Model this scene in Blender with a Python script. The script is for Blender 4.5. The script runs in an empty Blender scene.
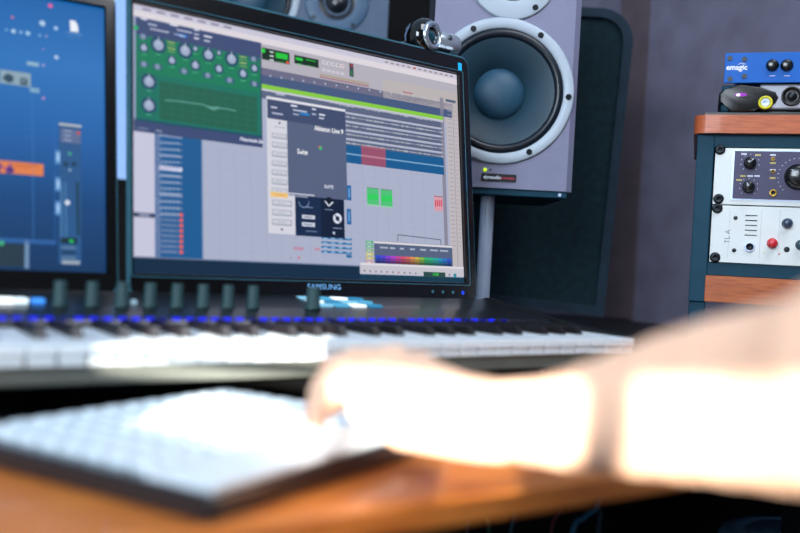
import bpy, bmesh, math, random
from mathutils import Vector, Matrix
random.seed(7)
PI=math.pi
SC=bpy.context.scene
C=SC.collection
H=0.885                       # height of the lens above the floor
DESK=H-0.150                  # desk top
# ---------------------------------------------------------------- survey maths (used to read places off the photo)
YAW,PIT,ROL,FPX=.5853,-.0146,.0532,895.2
cy,sy=math.cos(YAW),math.sin(YAW)
FW=Vector((sy*math.cos(PIT),cy*math.cos(PIT),math.sin(PIT)))
RT0=Vector((cy,-sy,0)); UP0=RT0.cross(FW)
RT=RT0*math.cos(ROL)+UP0*math.sin(ROL); UP=UP0*math.cos(ROL)-RT0*math.sin(ROL)
CAM=Vector((0,0,H))
def ray(x,y): return FW+RT*((x-400)/FPX)-UP*((y-266.5)/FPX)
def atd(x,y,d): return CAM+ray(x,y)*d
def onz(x,y,z): r=ray(x,y); return CAM+r*((z-H)/r.z)
def ony(x,y,Y): r=ray(x,y); return CAM+r*(Y/r.y)
class Frame:                  # a flat face standing in the room: origin, width direction, up direction
    def __init__(s,M): s.M=M; s.I=M.inverted()
    def uv(s,x,y,d=0.0):      # local x,z where the sight line meets local y=d
        o=s.I@CAM; r=s.I.to_3x3()@ray(x,y); t=(d-o.y)/r.y; p=o+r*t
        return p.x,p.z
def lin(h):
    h=h.lstrip('#'); v=[int(h[i:i+2],16)/255 for i in (0,2,4)]
    return tuple((c/12.92 if c<=.04045 else ((c+.055)/1.055)**2.4) for c in v)+(1,)
# ---------------------------------------------------------------- materials
def mat(name,col,rough=.5,metal=0,bump=0,bscale=200,vary=.06,vscale=30,coat=0,emit=None,es=1,stretch=None,spec=.5):
    m=bpy.data.materials.new(name); m.use_nodes=True; nt=m.node_tree; b=nt.nodes['Principled BSDF']
    c=lin(col) if isinstance(col,str) else col
    b.inputs['Roughness'].default_value=rough; b.inputs['Metallic'].default_value=metal
    b.inputs['Coat Weight'].default_value=coat; b.inputs['Specular IOR Level'].default_value=spec
    tc=nt.nodes.new('ShaderNodeTexCoord')
    src=tc.outputs['Object']
    if stretch:
        mp=nt.nodes.new('ShaderNodeMapping'); mp.inputs['Scale'].default_value=stretch
        nt.links.new(src,mp.inputs['Vector']); src=mp.outputs['Vector']
    n=nt.nodes.new('ShaderNodeTexNoise'); n.inputs['Scale'].default_value=vscale; n.inputs['Detail'].default_value=4
    nt.links.new(src,n.inputs['Vector'])
    r=nt.nodes.new('ShaderNodeValToRGB')
    r.color_ramp.elements[0].position=.3; r.color_ramp.elements[1].position=.7
    r.color_ramp.elements[0].color=tuple(max(0,v*(1-vary)) for v in c[:3])+(1,)
    r.color_ramp.elements[1].color=tuple(min(1,v*(1+vary)) for v in c[:3])+(1,)
    nt.links.new(n.outputs['Fac'],r.inputs['Fac']); nt.links.new(r.outputs['Color'],b.inputs['Base Color'])
    if bump:
        n2=nt.nodes.new('ShaderNodeTexNoise'); n2.inputs['Scale'].default_value=bscale; n2.inputs['Detail'].default_value=3
        nt.links.new(src,n2.inputs['Vector'])
        bp=nt.nodes.new('ShaderNodeBump'); bp.inputs['Strength'].default_value=bump; bp.inputs['Distance'].default_value=.002
        nt.links.new(n2.outputs['Fac'],bp.inputs['Height']); nt.links.new(bp.outputs['Normal'],b.inputs['Normal'])
    if emit:
        b.inputs['Emission Color'].default_value=lin(emit); b.inputs['Emission Strength'].default_value=es
    return m
def wood(name,a,bc,rough=.35,scale=(2,30,30)):
    m=mat(name,a,rough,0,.15,60,.1,6,.2,stretch=scale); nt=m.node_tree
    r=[n for n in nt.nodes if n.type=='VALTORGB'][0]
    r.color_ramp.elements[0].color=lin(bc); r.color_ramp.elements[1].color=lin(a)
    return m
_scr={}
def lit(h,s=1.0):             # a lit pixel colour of a screen or an LED
    k=(h,s)
    if k not in _scr:
        m=bpy.data.materials.new('lit_'+h.strip('#')); m.use_nodes=True; b=m.node_tree.nodes['Principled BSDF']
        b.inputs['Base Color'].default_value=(.004,.004,.004,1); b.inputs['Roughness'].default_value=.45
        b.inputs['Specular IOR Level'].default_value=.2
        b.inputs['Emission Color'].default_value=lin(h); b.inputs['Emission Strength'].default_value=s
        _scr[k]=m
    return _scr[k]
# ---------------------------------------------------------------- mesh helpers
def xf(bm,vs,M):
    if M is not None:
        for v in vs: v.co=M@v.co
def box(bm,a,b,mi=0,M=None,bev=0,seg=2):
    x0,y0,z0=[min(p,q) for p,q in zip(a,b)]; x1,y1,z1=[max(p,q) for p,q in zip(a,b)]
    t=bmesh.new(); bmesh.ops.create_cube(t,size=1)
    for v in t.verts: v.co=Vector(((x0+x1)/2+v.co.x*(x1-x0),(y0+y1)/2+v.co.y*(y1-y0),(z0+z1)/2+v.co.z*(z1-z0)))
    if bev: bmesh.ops.bevel(t,geom=t.edges[:],offset=bev,segments=seg,affect='EDGES',profile=.5)
    merge(bm,t,mi,M)
def merge(bm,t,mi=0,M=None,smooth=None):
    vm={}
    for v in t.verts: vm[v]=bm.verts.new(M@v.co if M is not None else v.co)
    for f in t.faces:
        try: g=bm.faces.new([vm[v] for v in f.verts])
        except ValueError: continue
        g.material_index=mi if mi is not None else f.material_index
        g.smooth=f.smooth if smooth is None else smooth
    t.free()
def axm(c,axis):              # frame whose local z is the given axis
    z=Vector(axis).normalized(); return Matrix.Translation(Vector(c))@z.to_track_quat('Z','Y').to_matrix().to_4x4()
def lathe(bm,prof,c=(0,0,0),axis=(0,0,1),seg=32,mi=0,mis=None,M=None,sx=1):
    A=axm(c,axis)
    if M is not None: A=M@A
    rings=[]
    for r,h in prof:
        if r<1e-7: rings.append([bm.verts.new(A@Vector((0,0,h)))])
        else: rings.append([bm.verts.new(A@Vector((r*math.cos(2*PI*k/seg)*sx,r*math.sin(2*PI*k/seg),h))) for k in range(seg)])
    for i in range(len(rings)-1):
        p,q=rings[i],rings[i+1]
        for k in range(seg):
            k2=(k+1)%seg
            if len(p)==1 and len(q)==1: continue
            if len(p)==1: f=bm.faces.new((p[0],q[k],q[k2]))
            elif len(q)==1: f=bm.faces.new((p[k],p[k2],q[0]))
            else: f=bm.faces.new((p[k],p[k2],q[k2],q[k]))
            f.material_index=mis[i] if mis else mi
            f.smooth=True
def cyl(bm,c,axis,r,h,mi=0,seg=24,M=None,bev=0):
    if bev: pr=[(0,0),(r-bev,0),(r,bev),(r,h-bev),(r-bev,h),(0,h)]
    else: pr=[(0,0),(r,0),(r,h),(0,h)]
    t=bmesh.new(); lathe(t,pr,c,axis,seg,mi)
    for f in t.faces:
        f.smooth=False
    merge(bm,t,mi,M)
def rrect(w0,z0,w1,z1,r,n=6):
    pts=[]
    for cx,cz,a0 in ((w1-r,z0+r,-90),(w1-r,z1-r,0),(w0+r,z1-r,90),(w0+r,z0+r,180)):
        for k in range(n+1):
            a=math.radians(a0+90*k/n); pts.append((cx+r*math.cos(a),cz+r*math.sin(a)))
    return pts
def prism(bm,pts,y0,y1,mi=0,M=None,back=True,bev=0):   # outline in x,z pushed along y
    t=bmesh.new()
    a=[t.verts.new((p[0],y0,p[1])) for p in pts]; b=[t.verts.new((p[0],y1,p[1])) for p in pts]
    n=len(pts); ff=t.faces.new(a)
    t.faces.new(b[::-1])
    for i in range(n): t.faces.new((a[i],b[i],b[(i+1)%n],a[(i+1)%n]))
    if bev: bmesh.ops.bevel(t,geom=list(ff.edges),offset=bev,segments=2,affect='EDGES',profile=.5)
    merge(bm,t,mi,M)
def ringprism(bm,outer,inner,y0,y1,mi=0,M=None,bevin=0):
    n=len(outer)
    for yy,flip in ((y0,False),(y1,True)):
        pass
    t=bmesh.new()
    o0=[t.verts.new((p[0],y0,p[1])) for p in outer]; i0=[t.verts.new((p[0],y0,p[1])) for p in inner]
    o1=[t.verts.new((p[0],y1,p[1])) for p in outer]; i1=[t.verts.new((p[0],y1,p[1])) for p in inner]
    for k in range(n):
        j=(k+1)%n
        t.faces.new((o0[k],o0[j],i0[j],i0[k])); t.faces.new((o1[k],i1[k],i1[j],o1[j]))
        t.faces.new((o0[k],o1[k],o1[j],o0[j])); t.faces.new((i0[k],i0[j],i1[j],i1[k]))
    merge(bm,t,mi,M)
def tube(bm,pts,r,seg=10,mi=0,M=None):
    pts=[Vector(p) for p in pts]; rings=[]
    rr=r if isinstance(r,(list,tuple)) else [r]*len(pts)
    up=Vector((0,0,1))
    for i,p in enumerate(pts):
        d=(pts[min(i+1,len(pts)-1)]-pts[max(i-1,0)]).normalized()
        s=d.cross(up)
        if s.length<1e-3: s=d.cross(Vector((1,0,0)))
        s.normalize(); u=s.cross(d)
        ring=[]
        for k in range(seg):
            a=2*PI*k/seg; q=p+(s*math.cos(a)+u*math.sin(a))*rr[i]
            ring.append(bm.verts.new(M@q if M is not None else q))
        rings.append(ring)
    for i in range(len(rings)-1):
        for k in range(seg):
            f=bm.faces.new((rings[i][k],rings[i][(k+1)%seg],rings[i+1][(k+1)%seg],rings[i+1][k])); f.smooth=True; f.material_index=mi
    for r_ in (rings[0][::-1],rings[-1]):
        f=bm.faces.new(r_); f.material_index=mi
def curve(pts,n=24):          # catmull-rom
    P=[Vector(p) for p in pts]; P=[P[0]*2-P[1]]+P+[P[-1]*2-P[-2]]; out=[]
    for i in range(1,len(P)-2):
        for k in range(n):
            t=k/n; a,b,c,d=P[i-1],P[i],P[i+1],P[i+2]
            out.append(.5*((2*b)+(c-a)*t+(2*a-5*b+4*c-d)*t*t+(3*b-a-3*c+d)*t**3))
    out.append(P[-2]); return out
def text(bm,s,x,z,size,y=0,mi=0,M=None,align='LEFT',sx=1,rot=0,ext=0,bold=0):
    cu=bpy.data.curves.new('t','FONT'); cu.body=s; cu.size=size; cu.align_x=align; cu.align_y='CENTER'; cu.extrude=ext; cu.resolution_u=3
    cu.offset=bold
    o=bpy.data.objects.new('t',cu); me=bpy.data.meshes.new_from_object(o)
    t=bmesh.new(); t.from_mesh(me); bpy.data.objects.remove(o); bpy.data.curves.remove(cu); bpy.data.meshes.remove(me)
    A=Matrix.Translation((x,y,z))@Matrix.Rotation(rot,4,'Y')@Matrix.Rotation(PI/2,4,'X')@Matrix.Diagonal((sx,1,1,1))
    merge(bm,t,mi,(M@A) if M is not None else A)
def obj(name,bm,mats,parent=None,M=None,smooth_angle=None):
    bmesh.ops.recalc_face_normals(bm,faces=bm.faces[:]) if name not in NORECALC else None
    me=bpy.data.meshes.new(name); bm.to_mesh(me); bm.free()
    for m in (mats if isinstance(mats,(list,tuple)) else [mats]): me.materials.append(m)
    if smooth_angle:
        for p in me.polygons: p.use_smooth=True
        me.set_sharp_from_angle(angle=math.radians(smooth_angle))
    o=bpy.data.objects.new(name,me); C.objects.link(o)
    if parent is not None: o.parent=parent
    if M is not None: o.matrix_basis=M
    return o
NORECALC=set()
def tag(o,label,cat,group=None):
    o['label']=label; o['category']=cat
    if group: o['group']=group
    return o
def thing(name,label,cat,M,group=None):
    o=bpy.data.objects.new(name,None); C.objects.link(o); o.empty_display_size=.03; o.matrix_world=M
    return tag(o,label,cat,group)
def struct(name,bm,m):
    o=obj(name,bm,m); o['kind']='structure'; return o
def B(): return bmesh.new()
def TR(x,y,z,rz=0): return Matrix.Translation((x,y,z))@Matrix.Rotation(rz,4,'Z')
# ---------------------------------------------------------------- palette
M_black=mat('black_plastic','#0b0e12',.35,vary=.1)
M_gloss=mat('glossy_black','#07090c',.08,coat=.6,vary=.05)
M_bezel=mat('piano_black_bezel','#08090b',.18,coat=.25,vary=.05)
M_edge=mat('clear_edge','#3f6f80',.15,coat=.6)
M_desk=mat('black_desk_laminate','#0c0d10',.55,bump=.1)
M_wood=wood('honey_wood','#d4843c','#aa5a22',.35,(3,26,26))
M_woodr=wood('cherry_wood','#c7683a','#a9502a',.45,(6,60,60))
M_wall=mat('purple_grey_fabric','#6e6c80',.95,bump=.9,bscale=260,vary=.18,vscale=9)
M_wallband=mat('brown_grey_fabric','#5c5058',.95,bump=.9,bscale=260,vary=.18,vscale=9)
M_dark=mat('black_wall_paint','#050607',.9)
M_carpet=mat('dark_carpet','#111216',1,bump=.8,bscale=300)
M_front=mat('warm_grey_paint','#6f6a66',.9)
M_ceil=mat('ceiling_paint','#c9ccd2',.9)
M_spk=mat('lilac_grey_cabinet','#80829e',.55,bump=.12,bscale=500,vary=.04)
M_spkside=mat('shaded_cabinet_side','#24252c',.7)  # shade on the cabinet sides put into this colour
M_ring=mat('pale_ring','#b2c0ce',.45,vary=.03)
M_cone=mat('dark_cone','#1a3b4c',.55,vary=.15,vscale=14)
M_cap=mat('dust_cap','#264f68',.5,vary=.08,vscale=20)
M_surr=mat('rubber_surround','#0c1826',.35)
M_screw=mat('dark_screw','#141c24',.35,.4)
M_silver=mat('brushed_silver','#cfe0ff',.32,.2,vary=.05)
M_felt=mat('dark_teal_felt','#0b2730',1,bump=1,bscale=220,vary=.35,vscale=60)
M_feltrim=mat('felt_rim','#172c3c',.9,bump=.6,bscale=220,vary=.2)
M_teal=mat('teal_black_paint','#0e3f54',.6,spec=.25,vary=.1)
M_white=mat('white_panel','#dfe6e6',.45,vary=.02)
M_keyw=mat('white_key','#dfe8ee',.3,vary=.02)
M_cap2=mat('white_keycap','#cfdde6',.45,vary=.03)
M_keyb=mat('black_key','#131012',.35,vary=.2)
M_chas=mat('grey_teal_chassis','#5e625c',.45)
M_knob=mat('soft_knob','#173c40',.6)
M_skin=None
# ================================================================ SETTING
bm=B(); box(bm,(-4.2,-1.25,-.05),(1.95,2.5,0)); struct('floor',bm,M_carpet)
bm=B(); box(bm,(1.9,-1.2,0),(1.98,2.55,2.6))
wr=struct('wall_right',bm,M_wall)
bm=B()
p0=CAM+ray(612,200)*(1.9/ray(612,200).x); p1=CAM+ray(640,200)*(1.9/ray(640,200).x)
box(bm,(1.893,p1.y,DESK),(1.9,p0.y,2.6),0,None,.002); struct('wall_band',bm,M_wallband)  # brownish vertical band on the wall, modelled as a thin strip
# wall_back with an opening for an added blue glowing pane
wx0,wx1,wz0,wz1=.25,.95,0,2.2
wz0=ony(128,194,2.45).z
bm=B()
box(bm,(-2.6,2.45,0),(wx0,2.55,2.6)); box(bm,(wx1,2.45,0),(1.98,2.55,2.6)); box(bm,(wx0,2.45,0),(wx1,2.55,wz0)); box(bm,(wx0,2.45,wz1),(wx1,2.55,2.6))
struct('wall_back',bm,M_dark)
bm=B()
ringprism(bm,rrect(wx0,wz0,wx1,wz1,.001,1),rrect(wx0+.04,wz0+.04,wx1-.04,wz1-.04,.001,1),2.46,2.52)
wf=struct('pane_frame',bm,M_black)
M_paneglow=bpy.data.materials.new('blue_pane_glow'); M_paneglow.use_nodes=True  # added glow for the bright blue strip between the monitors
b=M_paneglow.node_tree.nodes['Principled BSDF']; b.inputs['Base Color'].default_value=lin('#20304c')
b.inputs['Emission Color'].default_value=lin('#96c0ff'); b.inputs['Emission Strength'].default_value=1.05; b.inputs['Roughness'].default_value=.6
bm=B(); box(bm,(wx0+.04,2.485,wz0+.04),(wx1-.04,2.495,wz1-.04)); g=obj('glow_pane',bm,M_paneglow,wf)
# ================================================================ DESKS
DT=.019
t=thing('wooden_desk','honey brown wooden desk front board under the white keyboard and the arm','desk',TR(.1,.44,0))
bm=B(); box(bm,(-1.1,0,DESK-DT),(1.0,.24,DESK),0,None,.003); obj('desk_board',bm,M_wood,t)
for x in (-1.05,.93):
    bm=B(); box(bm,(x,.17,0),(x+.04,.22,DESK-DT),0,None,.003); obj('leg',bm,M_black,t)
t=thing('black_desk','long black desk carrying monitors, piano keyboard and equipment rack','desk',TR(0,.68,0))
bm=B(); box(bm,(-1.0,0,DESK-.03),(1.885,1.2,DESK),0,None,.003); obj('desk_top',bm,M_desk,t)
bm=B(); box(bm,(-.95,.75,.1),(1.85,.77,DESK-.03)); obj('back_panel',bm,M_desk,t)  # black sheet added so the space under the desk stays dark
bm=B(); box(bm,(1.855,.06,.1),(1.875,1.1,DESK-.03)); obj('side_panel',bm,M_desk,t)  # second added black sheet, stands in for the shadow below the desk
for x,y in ((-.95,.05),(1.79,.05),(-.95,1.1),(1.79,1.1)):
    bm=B(); box(bm,(x,y,0),(x+.05,y+.05,DESK-.03),0,None,.003); obj('leg',bm,M_black,t)
# ================================================================ MONITORS
def monitor_frame(mx,my,mz,tilt,a):
    return Matrix.Translation((mx,my,mz))@Matrix.Rotation(a,4,'Z')@Matrix.Rotation(-tilt,4,'X')
def build_monitor(label,FM,W,Hs,bl,br,bt,bb,group=None):
    base=FM.translation+FM.to_3x3()@Vector((W/2,.12,0)); a=FM.to_euler().z
    root=thing('computer_monitor',label,'monitor',Matrix.Translation((base.x,base.y,DESK))@Matrix.Rotation(a,4,'Z'),group)
    L=root.matrix_world.inverted()@FM
    bm=B()   # shell
    prism(bm,rrect(-bl+.003,-bb+.003,W+br-.003,Hs+bt-.003,.012),0.004,.009,0,L); prism(bm,rrect(-bl+.012,-bb+.01,W+br-.012,Hs+bt-.01,.02),.009,.03,0,L)
    prism(bm,rrect(W*.12,Hs*.1,W*.88,Hs*.9,.03),.03,.062,0,L)
    obj('back_shell',bm,M_black,root)
    bm=B()
    ringprism(bm,rrect(-bl,-bb,W+br,Hs+bt,.014),rrect(-.001,-.001,W+.001,Hs+.001,.0015),-.004,.0045,0,L)
    obj('bezel',bm,M_bezel,root)
    bm=B()   # the clear acrylic rim around the bezel
    ringprism(bm,rrect(-bl-.002,-bb-.003,W+br+.002,Hs+bt+.003,.016),rrect(-bl,-bb,W+br,Hs+bt,.014),-.0025,.005,0,L)
    obj('clear_rim',bm,M_edge,root)
    bm=B()   # neck + foot
    box(bm,(-.03,-.005,.012),(.03,.02,.2),0,None,.004); obj('neck',bm,M_gloss,root)
    bm=B(); lathe(bm,[(0,0),(.095,0),(.098,.004),(.09,.01),(.03,.014),(0,.014)],seg=48,sx=1.35,mi=0); obj('foot',bm,M_gloss,root)
    return root,L
class UI:                     # everything drawn by the panel, one thin layer on the next
    def __init__(s,FM,W,Hs): s.F=Frame(FM); s.bm=B(); s.m=[]; s.k=0; s.W=W; s.H=Hs
    def mi(s,c):
        m=lit(c) if isinstance(c,str) else c
        if m not in s.m: s.m.append(m)
        return s.m.index(m)
    def poly(s,pts,c,lay):
        y=-.0001*lay+.001
        vs=[s.bm.verts.new((min(max(p[0],0),s.W),y,min(max(p[1],0),s.H))) for p in pts]
        f=s.bm.faces.new(vs); f.material_index=s.mi(c)
    def q(s,x0,y0,x1,y1,c,lay=1):   # rectangle through two opposite corners read off the photo
        a=s.F.uv(x0,y0); b=s.F.uv(x1,y1); u0,u1=sorted((a[0],b[0])); v0,v1=sorted((a[1],b[1]))
        s.poly([(u0,v0),(u1,v0),(u1,v1),(u0,v1)],c,lay); return u0,v0,u1,v1
    def r(s,u0,v0,u1,v1,c,lay=1): s.poly([(u0,v0),(u1,v0),(u1,v1),(u0,v1)],c,lay)
    def disc(s,x,y,rad,c,lay=3,n=16,px=True):
        u,v=s.F.uv(x,y) if px else (x,y)
        s.poly([(u+rad*math.cos(2*PI*k/n),v+rad*math.sin(2*PI*k/n)) for k in range(n)],c,lay)
    def txt(s,t,x,y,size,c,lay=4,sx=1,bold=.00012):
        u,v=s.F.uv(x,y); n=len(s.bm.faces)
        text(s.bm,t,u,v,size,-.0001*lay+.001,s.mi(c),None,'CENTER',sx,bold=bold)
    def line(s,pts,w,c,lay=4,px=True):
        P=[s.F.uv(*p) if px else p for p in pts]
        for a,b in zip(P,P[1:]):
            d=Vector((b[0]-a[0],b[1]-a[1])); 
            if d.length<1e-6: continue
            d.normalize(); n=Vector((-d.y,d.x))*w/2
            s.poly([(a[0]-n.x,a[1]-n.y),(b[0]-n.x,b[1]-n.y),(b[0]+n.x,b[1]+n.y),(a[0]+n.x,a[1]+n.y)],c,lay)
# ---- main monitor
W,Hs=.518,.32375
FM=monitor_frame(.3166,1.037,H-.0395,.1324,.0796)
root,L=build_monitor('glossy black widescreen monitor showing light grey audio tracks and a green effect window',FM,W,Hs,.0045,.020,.027,.028)
u=UI(FM,W,Hs)
u.r(0,0,W,Hs,'#a9b0c8',0)
top=Hs
u.r(0,Hs-.0075,W,Hs,'#c9c6d8',2); 
for k in range(7): u.r(.012+k*.018,Hs-.0055,.012+k*.018+.011,Hs-.0025,'#8d88a4',3)
for k in range(13): u.r(W-.14+k*.0105,Hs-.0055,W-.14+k*.0105+.006,Hs-.003,'#a0908c' if k!=5 else '#c05a50',3)
u.r(0,Hs-.016,W,Hs-.0075,'#dcd5dc',2)
# toolbar area right of the green window
a=u.F.uv(261,43); 
u.r(a[0],.243,W,Hs-.016,'#b3afba',1)
u.r(a[0]+.2,.255,W,Hs-.030,'#b9b2b2',2)
# counters
q=u.q(262,47,290,64.5,'#0b2a1c',3)
for k in range(3): u.q(270,51+k*4,274,53+k*4,'#d6e6e6',4)
u.q(276,52,288,60,'#20c23a',4); u.q(278,61,285,63,'#18a030',4); u.q(286.5,61,289,64,'#e05a3a',4); u.disc(263.5,50.5,.003,'#22d040',4)
q=u.q(294.5,54.5,319,68,'#0b2a1c',3); u.q(296,57,303,61,'#25c83c',4); u.q(306,59,316,62,'#1fae35',4); u.q(298,63,302,65,'#1fae35',4); u.q(307,65,315,67,'#1fae35',4)
for k in range(5): u.q(322.5+k*4.6,60.3+k*.9,326+k*4.6,64.5+k*.9,'#d9d6de',3); u.disc(324.5+k*4.6,62.4+k*.9,.0012,'#c23a3a' if k==4 else '#30333c',4)
for k in range(5): u.q(322.5+k*4.6,68.3+k*.9,326+k*4.6,71.5+k*.9,'#cbc8d2',3)
u.q(349.5,63,354,77,'#3c4653',3); u.q(350.5,64,353,67,'#a03a40',4); u.q(350.5,70,353,76,'#357050',4)
# ruler bands
u.q(240,63,444,110,'#4a5b80',1) if False else None
def band(y0,y1,x0,x1,yr0,c,lay):   # band given at its left end (y0..y1 at x0)
    a=u.F.uv(x0,y0); b=u.F.uv(x0,y1); r_=u.F.uv(x1,yr0)
    u.r(a[0],b[1],r_[0],a[1],c,lay)
band(65,72.5,250,452,100,'#6a6a84',2)
band(72.5,81.5,250,452,110,'#44587e',3)
for k in range(16): u.q(270+k*11,75+k*1.55,271.2+k*11,77+k*1.55,'#b9c4dc',4)
u.q(320,77,368,90,'#44587e',3) if False else None
band(73.5,75.2,320,369,80,'#a89a80',5); band(76,77.4,320,369,80,'#a07080',5)
u.q(403,91,413,94.5,'#b07888',5)
band(81.5,86,250,443,111,'#86c940',5); band(86,88,250,443,112,'#c9c8d6',4)
# track rows
r0=u.F.uv(345,101); r1=u.F.uv(443,170)
x0_=u.F.uv(262,100)[0]; x1_=u.F.uv(442.5,120)[0]
ys=[(88.5,101),(102.5,110),(111.5,119),(120.5,128),(129.6,137)]
for k,(a_,b_) in enumerate(ys):
    va=u.F.uv(300,a_+3.5)[1]; vb=u.F.uv(300,b_+3.5)[1]
    u.r(x0_ if k<1 else u.F.uv(330,110)[0],vb,x1_,va,'#5a6480',3)
    n=120; ua=u.F.uv(330,110)[0]; mid=(va+vb)/2+ (va-vb)*.12
    pts=[]; rnd=random.Random(k)
    amp=(va-vb)*.2
    for j in range(n):
        uu=ua+(x1_-ua)*j/n; h_=amp*(.12+.6*rnd.random()*(1 if (j//9)%3 else .45))
        u.r(uu,mid-h_,uu+(x1_-ua)/n*.95,mid+h_,'#aab0be',4)
    u.r(ua,vb,x1_,vb+.0009,'#c6c8d4',4)
u.q(276,92,285,96,'#b0b4c6',4)
# blue audio track with red clip
va=u.F.uv(347,144.5)[1]; vb=u.F.uv(347,162.5)[1]; xa=u.F.uv(345,150)[0]
xr0=u.F.uv(361.5,150)[0]; xr1=u.F.uv(385.7,150)[0]
u.r(xa,vb,x1_,va,'#13598f',4.5); u.r(xr0,vb,xr1,va,'#96506c',4.8)
u.r(xa,(va+vb)/2-.001,x1_,(va+vb)/2+.001,'#7aa6cc',5); u.r(xr0,(va+vb)/2-.0013,xr1,(va+vb)/2+.0013,'#b97f92',6); u.r(xr0,va,xr1,va+.002,'#a8687a',5)
# grid lines on the light area
gx0=u.F.uv(203,200)[0]
for k in range(17):
    uu=gx0+k*.0222; 
    if uu<x1_: u.r(uu,.017,uu+.0005,vb-.002,'#9aa1bb',1)
for k in range(15):
    vv=.02+k*.0115; u.r(gx0,vv,x1_,vv+.0004,'#a0a6be',1)
# right column (track list)
u.q(443.5,98,445.5,262,'#8a8698',3)
a=u.F.uv(446,105)[0]; b_=u.F.uv(461,105)[0]; vt=u.F.uv(452,100)[1]
u.r(a,.016,W,vt,'#bdb6ba',2); u.r(a+.0135,.016,a+.0145,vt,'#8f8c98',3); u.r(a,vt-.004,W-.004,vt,'#55607c',4)
for k in range(34): u.r(a+.003,vt-.012-k*.0065,a+.011,vt-.0105-k*.0065,'#a29fae',3); u.r(a+.0165,vt-.012-k*.0065,a+.022,vt-.0105-k*.0065,'#a9a5ac',3)
# left columns
va=u.F.uv(140,126)[1]; 
cA=u.F.uv(134.5,200)[0]; cB=u.F.uv(155,200)[0]; cC=u.F.uv(202,200)[0]
vbot=u.F.uv(140,257)[1]
u.r(0,vbot,.0335,va,'#c6c6dc',3); u.r(cB,vbot,cC,va,'#1a5a92',3); u.r(cC,vbot,cC+.0015,va,'#6d86ae',4)
u.q(134,212,155,218,'#2c3c60',4); u.q(139,213.5,150,216.5,'#9aa0bc',5)
ha=u.F.uv(159,200)[0]; hb=u.F.uv(183,200)[0]
vv=va
rows=[8,6,6,6,5,8,6,6,5,7,6,6,6]
y=132.
for k in range(13):
    c='#5f7ba6' if k%3 else '#7d91b4'
    if k==5: c='#c9cde6'
    y2=y+rows[k]; u.q(159.5,y,182.5,y2-1,c,4)
    for j in range(5): u.q(161+j*4,y+2,163.2+j*4,y+3.5,'#a5b8d4' if k!=5 else '#8d86b0',5)
    y=y2+.4
y=212.5
for k in range(8):
    u.q(159.5,y,181,y+4.4,'#54709c',4); u.q(162,y+1.4,176,y+2.6,'#8fa6c6',5); u.disc(181.5,y+2.4,.0024,'#e0605c',5); y+=5.3
# lower dark strip
u.q(131,257,364,268,'#0e2c46',6) if False else None
vd=u.F.uv(140,257)[1]; u.r(0,0,u.F.uv(360,270)[0],vd,'#0e2b45',6); u.r(0,vd-.0008,u.F.uv(360,270)[0],vd+.0008,'#6d7c9c',7)
u.r(u.F.uv(360,270)[0],0,W,u.F.uv(462,277.5)[1],'#123a50',6)
# green effect window
v0=u.F.uv(133,15.5)[1]; v1=u.F.uv(136,143)[1]; ga=u.F.uv(133.8,60)[0]; gb=u.F.uv(262,100)[0]
v1=u.F.uv(262,147.5)[1]
u.r(ga,v1,gb,v0,'#3c4a74',7)
vh=u.F.uv(139,34)[1]; vf=v1+.0125
u.r(ga,vf,gb,vh,'#187060',8); u.r(ga,vf,ga+.0022,v0,'#9aa4c8',9); u.r(ga,vf,gb,vf+.003,'#1f4c66',9)
u.r(gb-.0015,v1,gb,v0,'#39456a',9); u.r(ga,v0-.0012,gb,v0,'#5b6890',9)
u.r(ga+.004,vf+.06,gb-.003,vh-.002,'#147a58',8.4); 
# header words
for x,y,w_,c in ((141,18.5,6,'#d5d8ea'),(148,24,9,'#aeb6d0'),(150,29,19,'#c6cbe0'),(170,24.5,8,'#dcdff0'),(177,30,15,'#b9c0da'),(174,34,8,'#8f98b8'),(194,29.5,5,'#c6cbe0'),(194,34,5,'#a8b0cc'),(194,38,5,'#c6cbe0'),(204,36,8,'#d5d8ea'),(204,40.5,6,'#b4bbd4')):
    u.q(x,y-1,x+w_,y+1+w_*.16,c,9.5)
u.q(177,33,187.5,38,'#1a6fc0',9.2); u.q(179,35,185,37,'#d0e4f8',9.6); u.q(133.8,25,138,30,'#1fae6a',9.6)
kn=[(85,170,15),(137,160,25),(185,215,15),(232,180,25),(268,173,10),(268,232,17),(315,195,22),(352,188,9),(352,245,16),(397,210,24),(438,262,17),(478,243,15),(103,290,24),(103,375,24)]
for x,y,r_ in kn:
    X,Y=120+x/3.556,y/3.556; rr=r_/3.556*.00128
    u.disc(X,Y,rr*1.15,'#1e4a66',9.2); u.disc(X,Y,rr*.72,'#9dabc6',9.6)
    uu,vv=u.F.uv(X,Y); u.poly([(uu-rr*.22,vv),(uu+rr*.22,vv),(uu,vv+rr*1.25)],'#b4c0d8',9.8)
    u.q(X-2.5,Y+r_/3.556+1.6,X+2.5,Y+r_/3.556+3,'#5fd39a',9.6)
for x,y in ((85,228),(133,237),(228,253),(312,268),(390,285),(478,298),(82,130),(475,210)):
    X,Y=120+x/3.556,y/3.556; u.q(X-4.5,Y-3,X+4.5,Y+3.5,'#35567a',9.2); u.disc(X,Y,.0035,'#7f92ae',9.6)
for x,ya in ((183,150),(438,202)):
    for k in range(4):
        X,Y=120+x/3.556,(ya+k*11)/3.556; u.q(X-3.6,Y-.9,X+3.6,Y+1.2,'#c8cf7a' if k%2==0 else '#8fb06a',9.6)
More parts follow.
